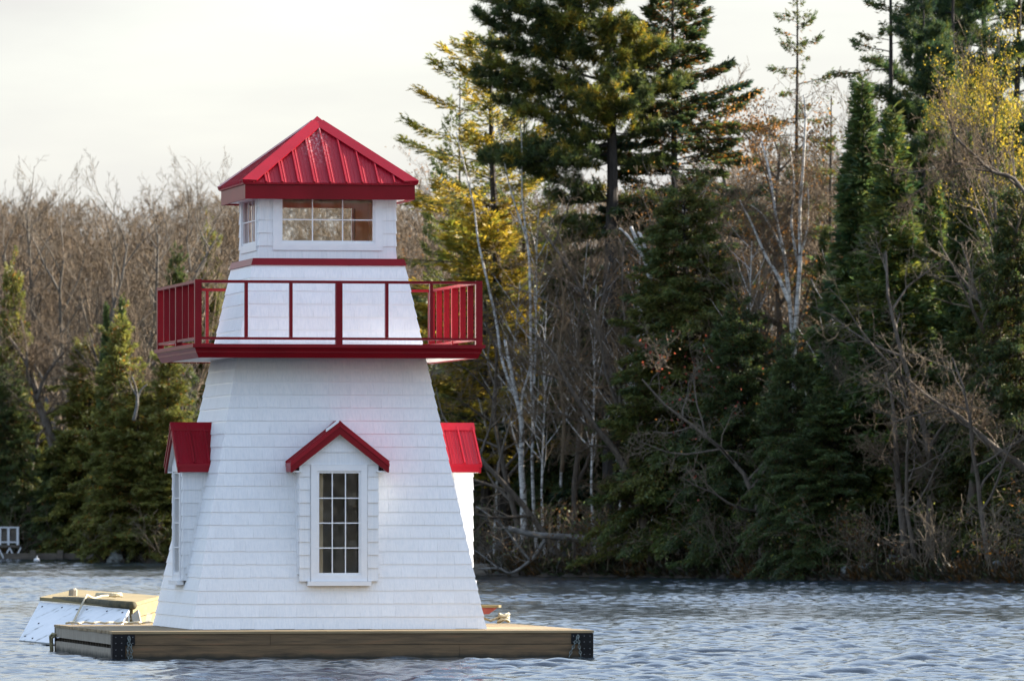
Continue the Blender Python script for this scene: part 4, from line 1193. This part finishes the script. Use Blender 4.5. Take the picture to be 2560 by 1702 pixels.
stems('birch_tree', [[(1980, 1300), (1985, 1100), (1984, 900), (1975, 760), (1962, 640), (1945, 560), (1925, 430), (1905, 350), (.095, .025)],
                     [(1984, 900), (1993, 760), (2000, 640), (1998, 540), (2006, 430), (2012, 300), (2008, 240), (.085, .022)],
                     [(1975, 760), (1945, 690), (1915, 640), (1880, 560), (1850, 500), (.07, .02)],
                     [(1962, 640), (1940, 590), (1910, 540), (1878, 512), (.045, .015)],
                     [(1995, 660), (1978, 560), (1985, 470), (1975, 380), (.05, .02)],
                     [(2000, 640), (2015, 590), (2022, 520), (2020, 470), (.04, .015)]], 236.0,
      'white birch clump with several forked trunks between cedar and pointed firs', 'birch', 'birches on the shores', 26, 4, 1.3, 'twig')
stems('birch_tree', [[(1311, 1345), (1309, 1320), (1308, 1240), (1303, 1160), (1304, 1060), (1290, 990), (1276, 920), (1262, 850), (.13, .045)],
                     [(1303, 1060), (1306, 990), (1322, 930), (1335, 880), (.06, .02)],
                     [(1303, 1150), (1285, 1090), (1272, 1040), (.04, .015)]], 245.5,
      'single white birch trunk standing at the water beyond the side dormer', 'birch', 'birches on the shores', 9, 5)
stems('birch_tree', [[(1290, 1000), (1255, 900), (1240, 800), (1215, 690), (1195, 600), (1185, 520), (1165, 430), (1140, 330), (.055, .018)]], 250.0,
      'slender pale stem curving up in front of the golden larch', 'birch', 'birches on the shores', 7, 6)
stems('birch_tree', [[(1330, 1000), (1327, 880), (1326, 760), (1322, 640), (1312, 560), (1305, 480), (1305, 380), (1300, 300), (.055, .015)],
                     [(1318, 600), (1290, 520), (1268, 440), (1252, 350), (1245, 320), (.035, .012)]], 249.0,
      'slender pale forked stem between golden larch and white pine trunk', 'birch', 'birches on the shores', 7, 7)
stems('birch_snag', [[(1660, 1000), (1645, 880), (1632, 780), (1625, 700), (1612, 650), (1592, 600), (1578, 566), (.09, .05)],
                     [(1628, 720), (1622, 650), (1604, 592), (1597, 580), (.07, .045)],
                     [(1612, 650), (1570, 590), (1548, 570), (.04, .03)],
                     [(1632, 790), (1652, 720), (1672, 670), (.06, .02)],
                     [(1640, 840), (1605, 780), (1590, 745), (.035, .015)]], 241.0,
      'broken pale snag with snapped tops left of the huge cedar', 'birch', 'birches on the shores', 6, 8)
stems('leaning_tree', [[(1640, 1430), (1628, 1400), (1605, 1290), (1580, 1210), (1540, 1130), (1490, 1070), (1450, 1010), (1412, 950), (1380, 880), (1330, 830), (.17, .03)],
                       [(1490, 1070), (1440, 1050), (1390, 1030), (1340, 1035), (.05, .015)],
                       [(1530, 1120), (1480, 1115), (1430, 1140), (.045, .015)],
                       [(1412, 950), (1350, 930), (1300, 890), (.04, .015)],
                       [(1450, 1010), (1455, 940), (1440, 880), (.05, .015)],
                       [(1605, 1290), (1560, 1250), (1500, 1240), (.04, .012)]], 238.5,
      'grey leaning tree bending from the huge cedar toward the lighthouse', 'bark', bt, 26, 9, 1.0)
stems('leaning_tree', [[(1580, 1150), (1560, 1060), (1535, 990), (1515, 930), (1500, 850), (1478, 790), (.09, .02)], [(1550, 1030), (1552, 960), (1565, 890), (1562, 800), (1556, 700), (1560, 600), (.06, .015)]], 240.0,
      'thin tan bare tree bending over the upper part of the leaning tree', 'bark', bt, 22, 10, .9)
stems('bare_tree', [[(1405, 1180), (1410, 1050), (1400, 960), (1398, 880), (1408, 800), (1406, 720), (1380, 640), (1350, 560), (.07, .015)], [(1406, 740), (1430, 680), (1455, 620), (.03, .01)]], 243.0,
      'grey bare stem forking in a wide Y below the narrow black spruce', 'twig', bt, 18, 21, .9)
stems('leaning_tree', [[(2700, 1290), (2560, 1170), (2500, 1130), (2440, 1080), (2395, 1040), (2330, 1000), (2270, 950), (.15, .025)],
                       [(2500, 1130), (2470, 1080), (2420, 1045), (.05, .02)],
                       [(2440, 1080), (2370, 1030), (2300, 1035), (2220, 1060), (.04, .012)]], 222.0,
      'grey trunk slanting down to the water from the edge over the boulders', 'bark', bt, 20, 11, 1.0)
stems('leaning_tree', [[(2700, 800), (2560, 480), (2480, 430), (2430, 385), (2385, 340), (2370, 290), (.07, .02)], [(2560, 480), (2480, 420), (2400, 410), (2320, 425), (2230, 440), (.035, .012)], [(2480, 430), (2410, 425), (2340, 450), (2260, 500), (.035, .012)]], 224.0,
      'mossy bare limb bowing in from the edge under the yellow leaved tree', 'bark', bt, 26, 12, 1.1)
stems('bare_tree', [[(2262, 1400), (2258, 1320), (2245, 1200), (2240, 1100), (2232, 1000), (2215, 930), (.14, .03)], [(2245, 1200), (2220, 1150), (2180, 1135), (.04, .015)], [(2250, 1260), (2300, 1190), (2320, 1160), (.04, .012)]], 226.5,
      'tall grey dead trunk standing behind the boulders', 'bark', bt, 20, 13, .9)
stems('fallen_birch', [[(1520, 1365), (1450, 1345), (1380, 1340), (1330, 1335), (1270, 1320), (.12, .09)],
                       [(1362, 1350), (1340, 1385), (1320, 1405), (1278, 1432), (1245, 1420), (1195, 1422), (.07, .03)],
                       [(1325, 1400), (1300, 1370), (1270, 1330), (1240, 1300), (1190, 1265), (.045, .02)],
                       [(1245, 1420), (1215, 1395), (1180, 1370), (.03, .015)]], 242.5,
      'fallen pale birch log with branches drooping in the water behind the lighthouse', 'dullbirch', 'birches on the shores', 3, 14, .7, 'dullbirch')
def boulder(px, py_top, py_bot, wpx, Y, label, seed):
    rs = np.random.RandomState(seed); a = at(px, py_bot, Y); h_ = (py_bot - py_top) * Y / F; r_ = wpx * Y / F / 2
    mb = MB(); nu, nv_ = 14, 8
    ph = rs.rand(6) * 6
    for j_ in range(nv_ + 1):
        th = math.pi * j_ / nv_
        for i_ in range(nu):
            fi = 2 * math.pi * i_ / nu
            d = Vector((math.sin(th) * math.cos(fi), math.sin(th) * math.sin(fi), math.cos(th)))
            k = 1 + .18 * math.sin(3 * d.x + ph[0]) + .16 * math.sin(4 * d.y + ph[1] + d.z * 3) + .12 * math.sin(7 * d.x + 5 * d.z + ph[2]) + rs.uniform(-.05, .05)
            mb.v.append(tuple(Vector((d.x * r_, d.y * r_ * .8, d.z * h_ * .8 + h_ * .2)) * k))
    for j_ in range(nv_):
        for i_ in range(nu):
            mb.f.append([j_ * nu + i_, (j_ + 1) * nu + i_, (j_ + 1) * nu + (i_ + 1) % nu, j_ * nu + (i_ + 1) % nu]); mb.m.append(0)
    o = mb.build('boulder', M['rock']); o.location = a
    tag(o, label, 'rock', 'boulders along the waterline')
boulder(2245, 1398, 1440, 85, 226.5, 'largest pale grey boulder at the water below the tall dead trunk', 1)
boulder(2175, 1415, 1444, 60, 226.8, 'pale mossy boulder left of the largest boulder', 2)
boulder(2120, 1418, 1442, 40, 227.2, 'small boulder leftmost of the boulder row', 3)
boulder(2310, 1412, 1444, 55, 224.5, 'dull boulder right of the largest boulder', 4)
boulder(2490, 1410, 1440, 45, 220.5, 'lone grey boulder near the edge of the photo', 5)
boulder(1735, 1418, 1440, 36, 235.8, 'small boulder under the huge cedar', 6)
boulder(288, 1378, 1402, 46, 308.5, 'pale rock on the small point left of the lighthouse', 7)
# low wharf behind the tower
b = MB(); p0, p1 = at(1150, 1408, 251.5), at(1350, 1415, 244.5)
for i_, (z0, z1) in enumerate(((-.3, .02), (.03, .20), (.21, .36))):
    b.hexa([(p.x, p.y + dy, z) for z in (z0, z1) for p, dy in ((p0, 0), (p1, 0), (p1, .2 + i_ * .02), (p0, .2 + i_ * .02))])
wf_ = b.build('timber_wharf', M['dockgrey']); tag(wf_, 'low brown timber wharf at the shore behind the fallen birch', 'wharf')

# ------------------------------------------------------------------ left shore
lt = 'bare trees on the far shore'
B1, B2_, B3 = [bare(sd_, 12, pm, twig='fartwig', rt=.165, bark='farbark') for sd_, pm in ((61, MAPLE), (62, SCRAG), (63, ASPEN))]
for pr, px, t, top, rz_, lab in (
        (B1, 172, 22, 405, 0, 'broad bare maple with clear trunk, tallest of the far left crowns'),
        (B1, 262, 26, 388, 2, 'bare maple right of the broad left maple, twin leaders'),
        (B3, 128, 30, 398, 1, 'thin bare tree left of the broad bare maple'),
        (B1, 40, 26, 410, 4, 'bare maple at the far left edge of the photo'),
        (B2_, 215, 34, 430, 1, 'bare tree between the two left maples'),
        (B3, 330, 34, 470, 3, 'bare tree in the skyline dip left of the lighthouse'),
        (B1, 455, 36, 385, 3.1, 'bare crown left of the lantern eave'),
        (B3, 505, 40, 395, 5.1, 'thin bare tree next to the lantern eave'),
        (B1, 580, 34, 380, 1.1, 'bare tree half hidden by the red lantern roof'),
        (B2_, 395, 30, 450, 2.1, 'scraggly bare tree in the middle of the left skyline'),
        (B2_, 620, 24, 450, 5, 'bare tree with dark limbs behind the lantern corner'),
        (B2_, 60, 4, 800, .5, 'bare tree in front of the left edge cedars'),
        (B3, 150, 8, 760, 2.2, 'thin pale bare tree below the broad bare maple'),
        (B2_, 210, 6, 860, 3.3, 'low bare tree left of the mixed cedar group'),
        (B3, 480, 8, 830, 1.2, 'yellowish bare tree by the left balcony corner')):
    plant('bare_tree', pr, px, t, top, lab, lt, rz=rz_)
lc = 'cedars on the shores'
CED3 = conifer(33, 8, 1.6, .06, .16, 9, .0, .4, .12, 105, .16, .062, .6, .06, ['ce', 'ce', 'ol', 'ce2'], ['og', 'ce'], 'cedar', fork=.42, rj=.22, zj=2.2, sj=.32)
for pr, px, t, top, hwp, lab in (
        (CED3, 300, 3, 815, 100, 'tall olive cedar spire of the left group, lit on its edge'),
        (CED3, 225, 2.5, 870, 135, 'wide olive cedar at left shore below the broad maple'),
        (CED3, 420, 2.5, 880, 100, 'yellowish cedar touching the left dormer roof'),
        (CED3, 345, 2, 960, 120, 'olive cedar low in the middle of the left group'),
        (CED2, 160, 2, 1090, 90, 'low dark cedar near the left pier'),
        (CED3, 400, 1.5, 1090, 80, 'shaded cedar against the lighthouse left side'),
        (CED3, 35, 12, 690, 75, 'green cedar cluster at left edge halfway up the slope'),
        (CED, 440, 26, 640, 60, 'dark round cedar on the slope left of the balcony'),
        (CED3, 525, 24, 590, 62, 'rusty tipped cedar on the slope behind the trim band'),
        (CED2, 20, 3, 930, 90, 'black cedar at left edge over the pier'),
        (CED3, 90, 5, 1010, 90, 'olive cedar behind the leaning dead trunk')):
    plant('cedar_tree', pr, px, t, top, lab, lc, hw_=hwp, rz=px * .1)
plant('fir_tree', FIR, 266, 6, 755, 'small pointed fir left of its twin above the left cedars', 'conifers on the far shore', hw_=44)
plant('fir_tree', FIR2, 306, 7, 742, 'small pointed fir right of its twin above the left cedars', 'conifers on the far shore', hw_=46)
stems('leaning_tree', [[(150, 1180), (133, 1110), (112, 1050), (92, 1000), (85, 960), (60, 900), (20, 840), (.28, .05)], [(92, 1000), (105, 960), (135, 910), (180, 860), (.12, .03)], [(90, 980), (70, 940), (68, 880), (55, 800), (.1, .03)]], 337.5,
      'thick leaning dead trunk with ragged bare crown at left', 'bark', lt, 26, 15, 1.8)
stems('birch_tree', [[(334, 1050), (343, 1010), (340, 970), (330, 940), (.075, .03)], [(342, 1005), (352, 975), (368, 960), (.035, .02)], [(341, 990), (328, 965), (322, 945), (.035, .02)]], 305.5,
      'short white birch among the left cedars', 'dullbirch', 'birches on the shores', 4, 16, 1.0)
# pier with white rail at left
pr_ = empty('shore_pier', at(20, 1370, 334.0)); tag(pr_, 'small pier with white railing at the left shore', 'pier')
o = pr_.location.copy()
b = MB(); q0, q1 = at(-120, 1362, 334) - o, at(48, 1362, 334) - o
b.box(q0.x, q1.x, 0, 2.0, q0.z - .1, q0.z); b.build('deck', M['dockgrey'], pr_)
b = MB()
for px in (-80, -40, 0, 21, 44):
    x = (at(px, 0, 334) - o).x; b.box(x - .05, x + .05, -.05, .05, q0.z + .001, q0.z + .74)
b.box(q0.x, q1.x, -.07, .07, q0.z + .741, q0.z + .80); b.box(q0.x, q1.x, -.035, .035, q0.z + .10, q0.z + .16)
b.build('railing', M['offwhite'], pr_)
b = MB(); b.box(q0.x, q1.x, .03, .04, q0.z + .17, q0.z + .72); b.build('railing_mesh', M['dockgrey'], pr_)
b = MB()
for px in (-60, 10, 38):
    x = (at(px, 0, 334) - o).x
    b.beam((x - .25, 0, q0.z - .1), (x, 0, q0.z - .6), .06, .06); b.beam((x + .25, 0, q0.z - .1), (x, 0, q0.z - .6), .06, .06); b.box(x - .04, x + .04, -.04, .04, -1.4, q0.z - .6)
b.build('brace', M['offwhite'], pr_)
b = MB(); p0, p1 = at(-300, 1385, 334.6), at(240, 1385, 333.5)
b.hexa([(p.x, p.y + dy, z) for z in (-.4, .27) for p, dy in ((p0, 0), (p1, 0), (p1, .4), (p0, .4))])
for px in (-100, 84, 152): 
    x = at(px, 0, 334).x; b.box(x - .12, x + .12, 333.4, 333.7, -.4, .4)
tag(b.build('retaining_wall', M['dockgrey']), 'low timber retaining wall along the left waterline', 'wall')
b = MB(); p0, p1 = at(50, 1325, 341), at(180, 1322, 341)
for k in range(5): b.box(p0.x, p1.x, 341, 341.06, .5 + k * .24, .71 + k * .24)
for px in (52, 95, 140, 178): x = at(px, 0, 341).x; b.box(x - .06, x + .06, 340.9, 340.99, .2, 1.75)
tag(b.build('board_fence', M['dockgrey']), 'dark board fence in shade right of the white pier railing', 'fence')
by = empty('buoy', at(92, 1403, 322)); tag(by, 'tiny white float on the water by the left pier', 'buoy')
b = MB(); b.tube([(0, 0, -.1), (0, 0, -.02), (0, 0, .05), (0, 0, .12), (0, 0, .15)], [.05, .12, .14, .10, .03], 10); b.build('float', M['offwhite'], by, True)
b = MB(); b.tube([(0, 0, .14), (.01, 0, .22), (.03, 0, .24)], [.03, .03, .015], 8); b.build('stem', M['offwhite'], by, True)

# ------------------------------------------------------------------ masses: hillside woods, off-frame wood, undergrowth
def mass_trees(seed, spots, name, label, prm, cat='woodland'):
    rs = np.random.RandomState(seed); protos = []
    for k in range(6):
        big, fine, tips = Segs(), Segs(), []
        grow(np.random.RandomState(seed + k), np.array([0, 0, -.3]), np.array([0, 0, 1.]), 11, .11, 0, prm, big, fine, tips)
        v1, q1 = prisms(*big.arr(), n=4); v2, q2 = prisms(*fine.arr(), n=3); vv = np.vstack([v1, v2]); vv = vv * (11 / np.percentile(vv[:, 2], 99.7)); protos.append((vv, np.vstack([q1, q2 + len(v1)])))
    Vs, Qs, n = [], [], 0
    for (p, s) in spots:
        v, q = protos[rs.randint(6)]; a = rs.rand() * 6.283; c, sn = math.cos(a), math.sin(a)
        R = np.array([[c, -sn, 0], [sn, c, 0], [0, 0, 1]]); Vs.append((v @ R.T) * np.array([s * rs.uniform(.9, 1.2)] * 2 + [s]) + np.array(p)); Qs.append(q + n); n += len(v)
    o = link(name, np_mesh(name, np.vstack(Vs), np.vstack(Qs), M['twig'])); tag(o, label, cat, kind='stuff')
FARP = dict(levels=4, n=(10, 5, 4, 3), ratio=(.50, .48, .5, .6), ang=(25, 55), up=(.3, .5, .5, .4, .3), wob=.10, rmin=.013, f0=.2)
rs = np.random.RandomState(77); spots = []
for k in range(330):
    px = rs.uniform(-350, 2900)
    if k > 230: px = rs.uniform(-300, 1120)
    t = rs.uniform(18, 125) if px < 1000 else rs.uniform(30, 130)
    if 560 < px < 1150: t = rs.uniform(85, 130)
    b_ = base(px, t)
    sky_py = np.interp(px, [-300, 0, 280, 350, 450, 600, 1000, 1100, 1400, 1850, 2100, 2600], [462, 470, 478, 525, 465, 448, 430, 410, 465, 350, 340, 260])
    H = EYE + (HZ - sky_py - rs.gamma(1.5, 30)) * b_.y / F - b_.z
    if H < 4: continue
    spots.append((tuple(b_), min(H / 11, rs.uniform(.85, 1.2))))
mass_trees(100, spots, 'hillside_wood', 'brown bare woodland covering the far hillside', FARP)
def mass_conifers(seed, spots, name, label):
    rs = np.random.RandomState(seed); Vs, Qs, Ts, n = [], [], [], 0
    for p, H, R in spots:
        m_ = int((900 if name == 'evergreen_wood' else 260) * H * R / 6); t = rs.rand(m_) ** 1.3; a = rs.rand(m_) * 6.283; r = R * (1 - t) ** .8 * np.sqrt(rs.rand(m_)) * (.8 + .3 * np.sin(a * 5 + t * 40))
        c = np.stack([r * np.cos(a), r * np.sin(a), t * H], -1) + np.array(p)
        d = np.stack([np.cos(a), np.sin(a), -.4 + rs.normal(size=m_) * .3], -1) + rs.normal(size=(m_, 3)) * .3
        v, q = diamonds(rs, c, d, rs.uniform(.4, .8, m_), rs.uniform(.12, .25, m_)); pal = np.array([G['dk'], G['dk2'], G['md'], G['bl']]); col = pal[rs.randint(0, 4, m_)]
        Vs.append(v); Qs.append(q + n); Ts.append(np.repeat(col, 4, 0)); n += len(v)
    o = link(name, np_mesh(name, np.vstack(Vs), np.vstack(Qs), M['needle'], np.vstack(Ts))); tag(o, label, 'woodland', kind='stuff')
spots = []
for k in range(20):       # the wood that goes on to the right of the frame and shades the bank
    px = rs.uniform(2660, 4300); t = rs.uniform(2, 34); spots.append((tuple(base(px, t)), rs.uniform(7, 11), rs.uniform(1.8, 2.6)))
for k in range(34):       # darker evergreens between the near trees and the hillside
    px = rs.uniform(1150, 2650); t = rs.uniform(15, 45); spots.append((tuple(base(px, t)), rs.uniform(5, 8.5), rs.uniform(1.2, 1.9)))
for k in range(6):
    px = rs.uniform(-100, 700); t = rs.uniform(6, 18); spots.append((tuple(base(px, t)), rs.uniform(4, 6), rs.uniform(1.2, 1.8)))
mass_conifers(5, spots, 'evergreen_wood', 'dark evergreen wood filling in behind the shore trees')
# the near bank of the lake behind the photographer, which the window glass mirrors
b = MB(); b.hexa([(-400, -300, -2), (400, -300, -2), (400, -36, -2), (-400, -36, -2), (-400, -300, 3.5), (400, -300, 3.5), (400, -48, .5), (-400, -48, .5)])
tag(b.build('near_bank', M['litter']), kind='structure')
rs = np.random.RandomState(31); spots = [((-58 + k * 4.3 + rs.uniform(-1, 1), rs.uniform(-66, -52), .6), rs.uniform(14, 20), rs.uniform(3.2, 4.6)) for k in range(28)]
mass_conifers(6, spots, 'near_bank_wood', 'evergreen wood on the near bank of the lake')
# undergrowth: brush, saplings, fallen leaves still hanging
rs = np.random.RandomState(9)
seg = Segs(); tips = []
BR = dict(levels=3, n=(4, 4, 3), ratio=(.6, .6, .6), ang=(25, 60), up=(.3, .2, .1, 0), wob=.18, rmin=.007, f0=.1)
for k in range(430):
    px = rs.uniform(1150, 2750) if k < 300 else rs.uniform(-150, 480); t = rs.gamma(1.2, 2.0) + .15
    p = np.array(base(px, t)); d = norm(np.array([rs.normal() * .4, -.25 + rs.normal() * .4, 1.0]))
    grow(rs, p, d, rs.uniform(.7, 2.2), .02, 1, BR, seg, seg, tips)
V, Q = prisms(*seg.arr(), n=3)
tp_ = np.array([t[0] for t in tips]); idx = rs.randint(0, len(tp_), 15000)
ph = np.sin(tp_[idx][:, 0] * .9) + np.sin(tp_[idx][:, 0] * 2.3 + tp_[idx][:, 2] * 2) ; idx = idx[ph + rs.normal(size=len(idx)) * .5 > .25]; n_ = len(idx)
LV, LQ = diamonds(rs, tp_[idx] + rs.normal(size=(n_, 3)) * .12, rs.normal(size=(n_, 3)), rs.uniform(.06, .15, n_), rs.uniform(.05, .10, n_))
pal = np.array([G['og'], G['br'], G['ol'], G['yg'], G['md'], G['br'], G['br'], G['ol']])
hue = ((np.sin(tp_[idx][:, 0] * .7 + 1) * .5 + .5) * 5 + rs.rand(n_) * 3).astype(int) % 8
tint = np.vstack([np.tile([.1, .08, .06], (len(V), 1)), np.repeat(pal[hue], 4, 0)])
mi = np.concatenate([np.zeros(len(Q)), np.ones(n_)])
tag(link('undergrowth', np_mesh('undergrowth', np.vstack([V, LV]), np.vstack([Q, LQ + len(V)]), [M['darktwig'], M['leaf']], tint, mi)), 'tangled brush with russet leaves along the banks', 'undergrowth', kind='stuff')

# blades and fallen leaves covering the banks
rs = np.random.RandomState(12); n_ = 32000
px = np.where(rs.rand(n_) < .7, rs.uniform(1100, 3100, n_), rs.uniform(-250, 620, n_)); t = rs.gamma(1.1, 1.6, n_) + .02
Yv = shore(px) + t; c = np.stack([(px - 1280) * Yv / F, Yv, gh(px, t) - .03], -1)
patch = np.sin(px * .021) + np.sin(px * .047 + 2)
d = rs.normal(size=(n_, 3)) * np.array([.7, .7, .3]) + np.array([0, -.2, .7])
LV, LQ = diamonds(rs, c, d, rs.uniform(.12, .42, n_), rs.uniform(.03, .09, n_))
pal = np.array([(.06, .034, .014), G['dk'], (.04, .032, .018), (.07, .052, .022), (.13, .062, .016), (.05, .055, .016)])
hue = (np.clip(patch + 2, 0, 3.9) * .75 + rs.rand(n_) * 2.6).astype(int) % 6
tag(link('bank_grass', np_mesh('bank_grass', LV, LQ, M['leaf'], np.repeat(pal[hue] * rs.uniform(.5, 1.1, (n_, 1)), 4, 0))), 'dead grass and fallen leaves along the banks', 'grass', kind='stuff')
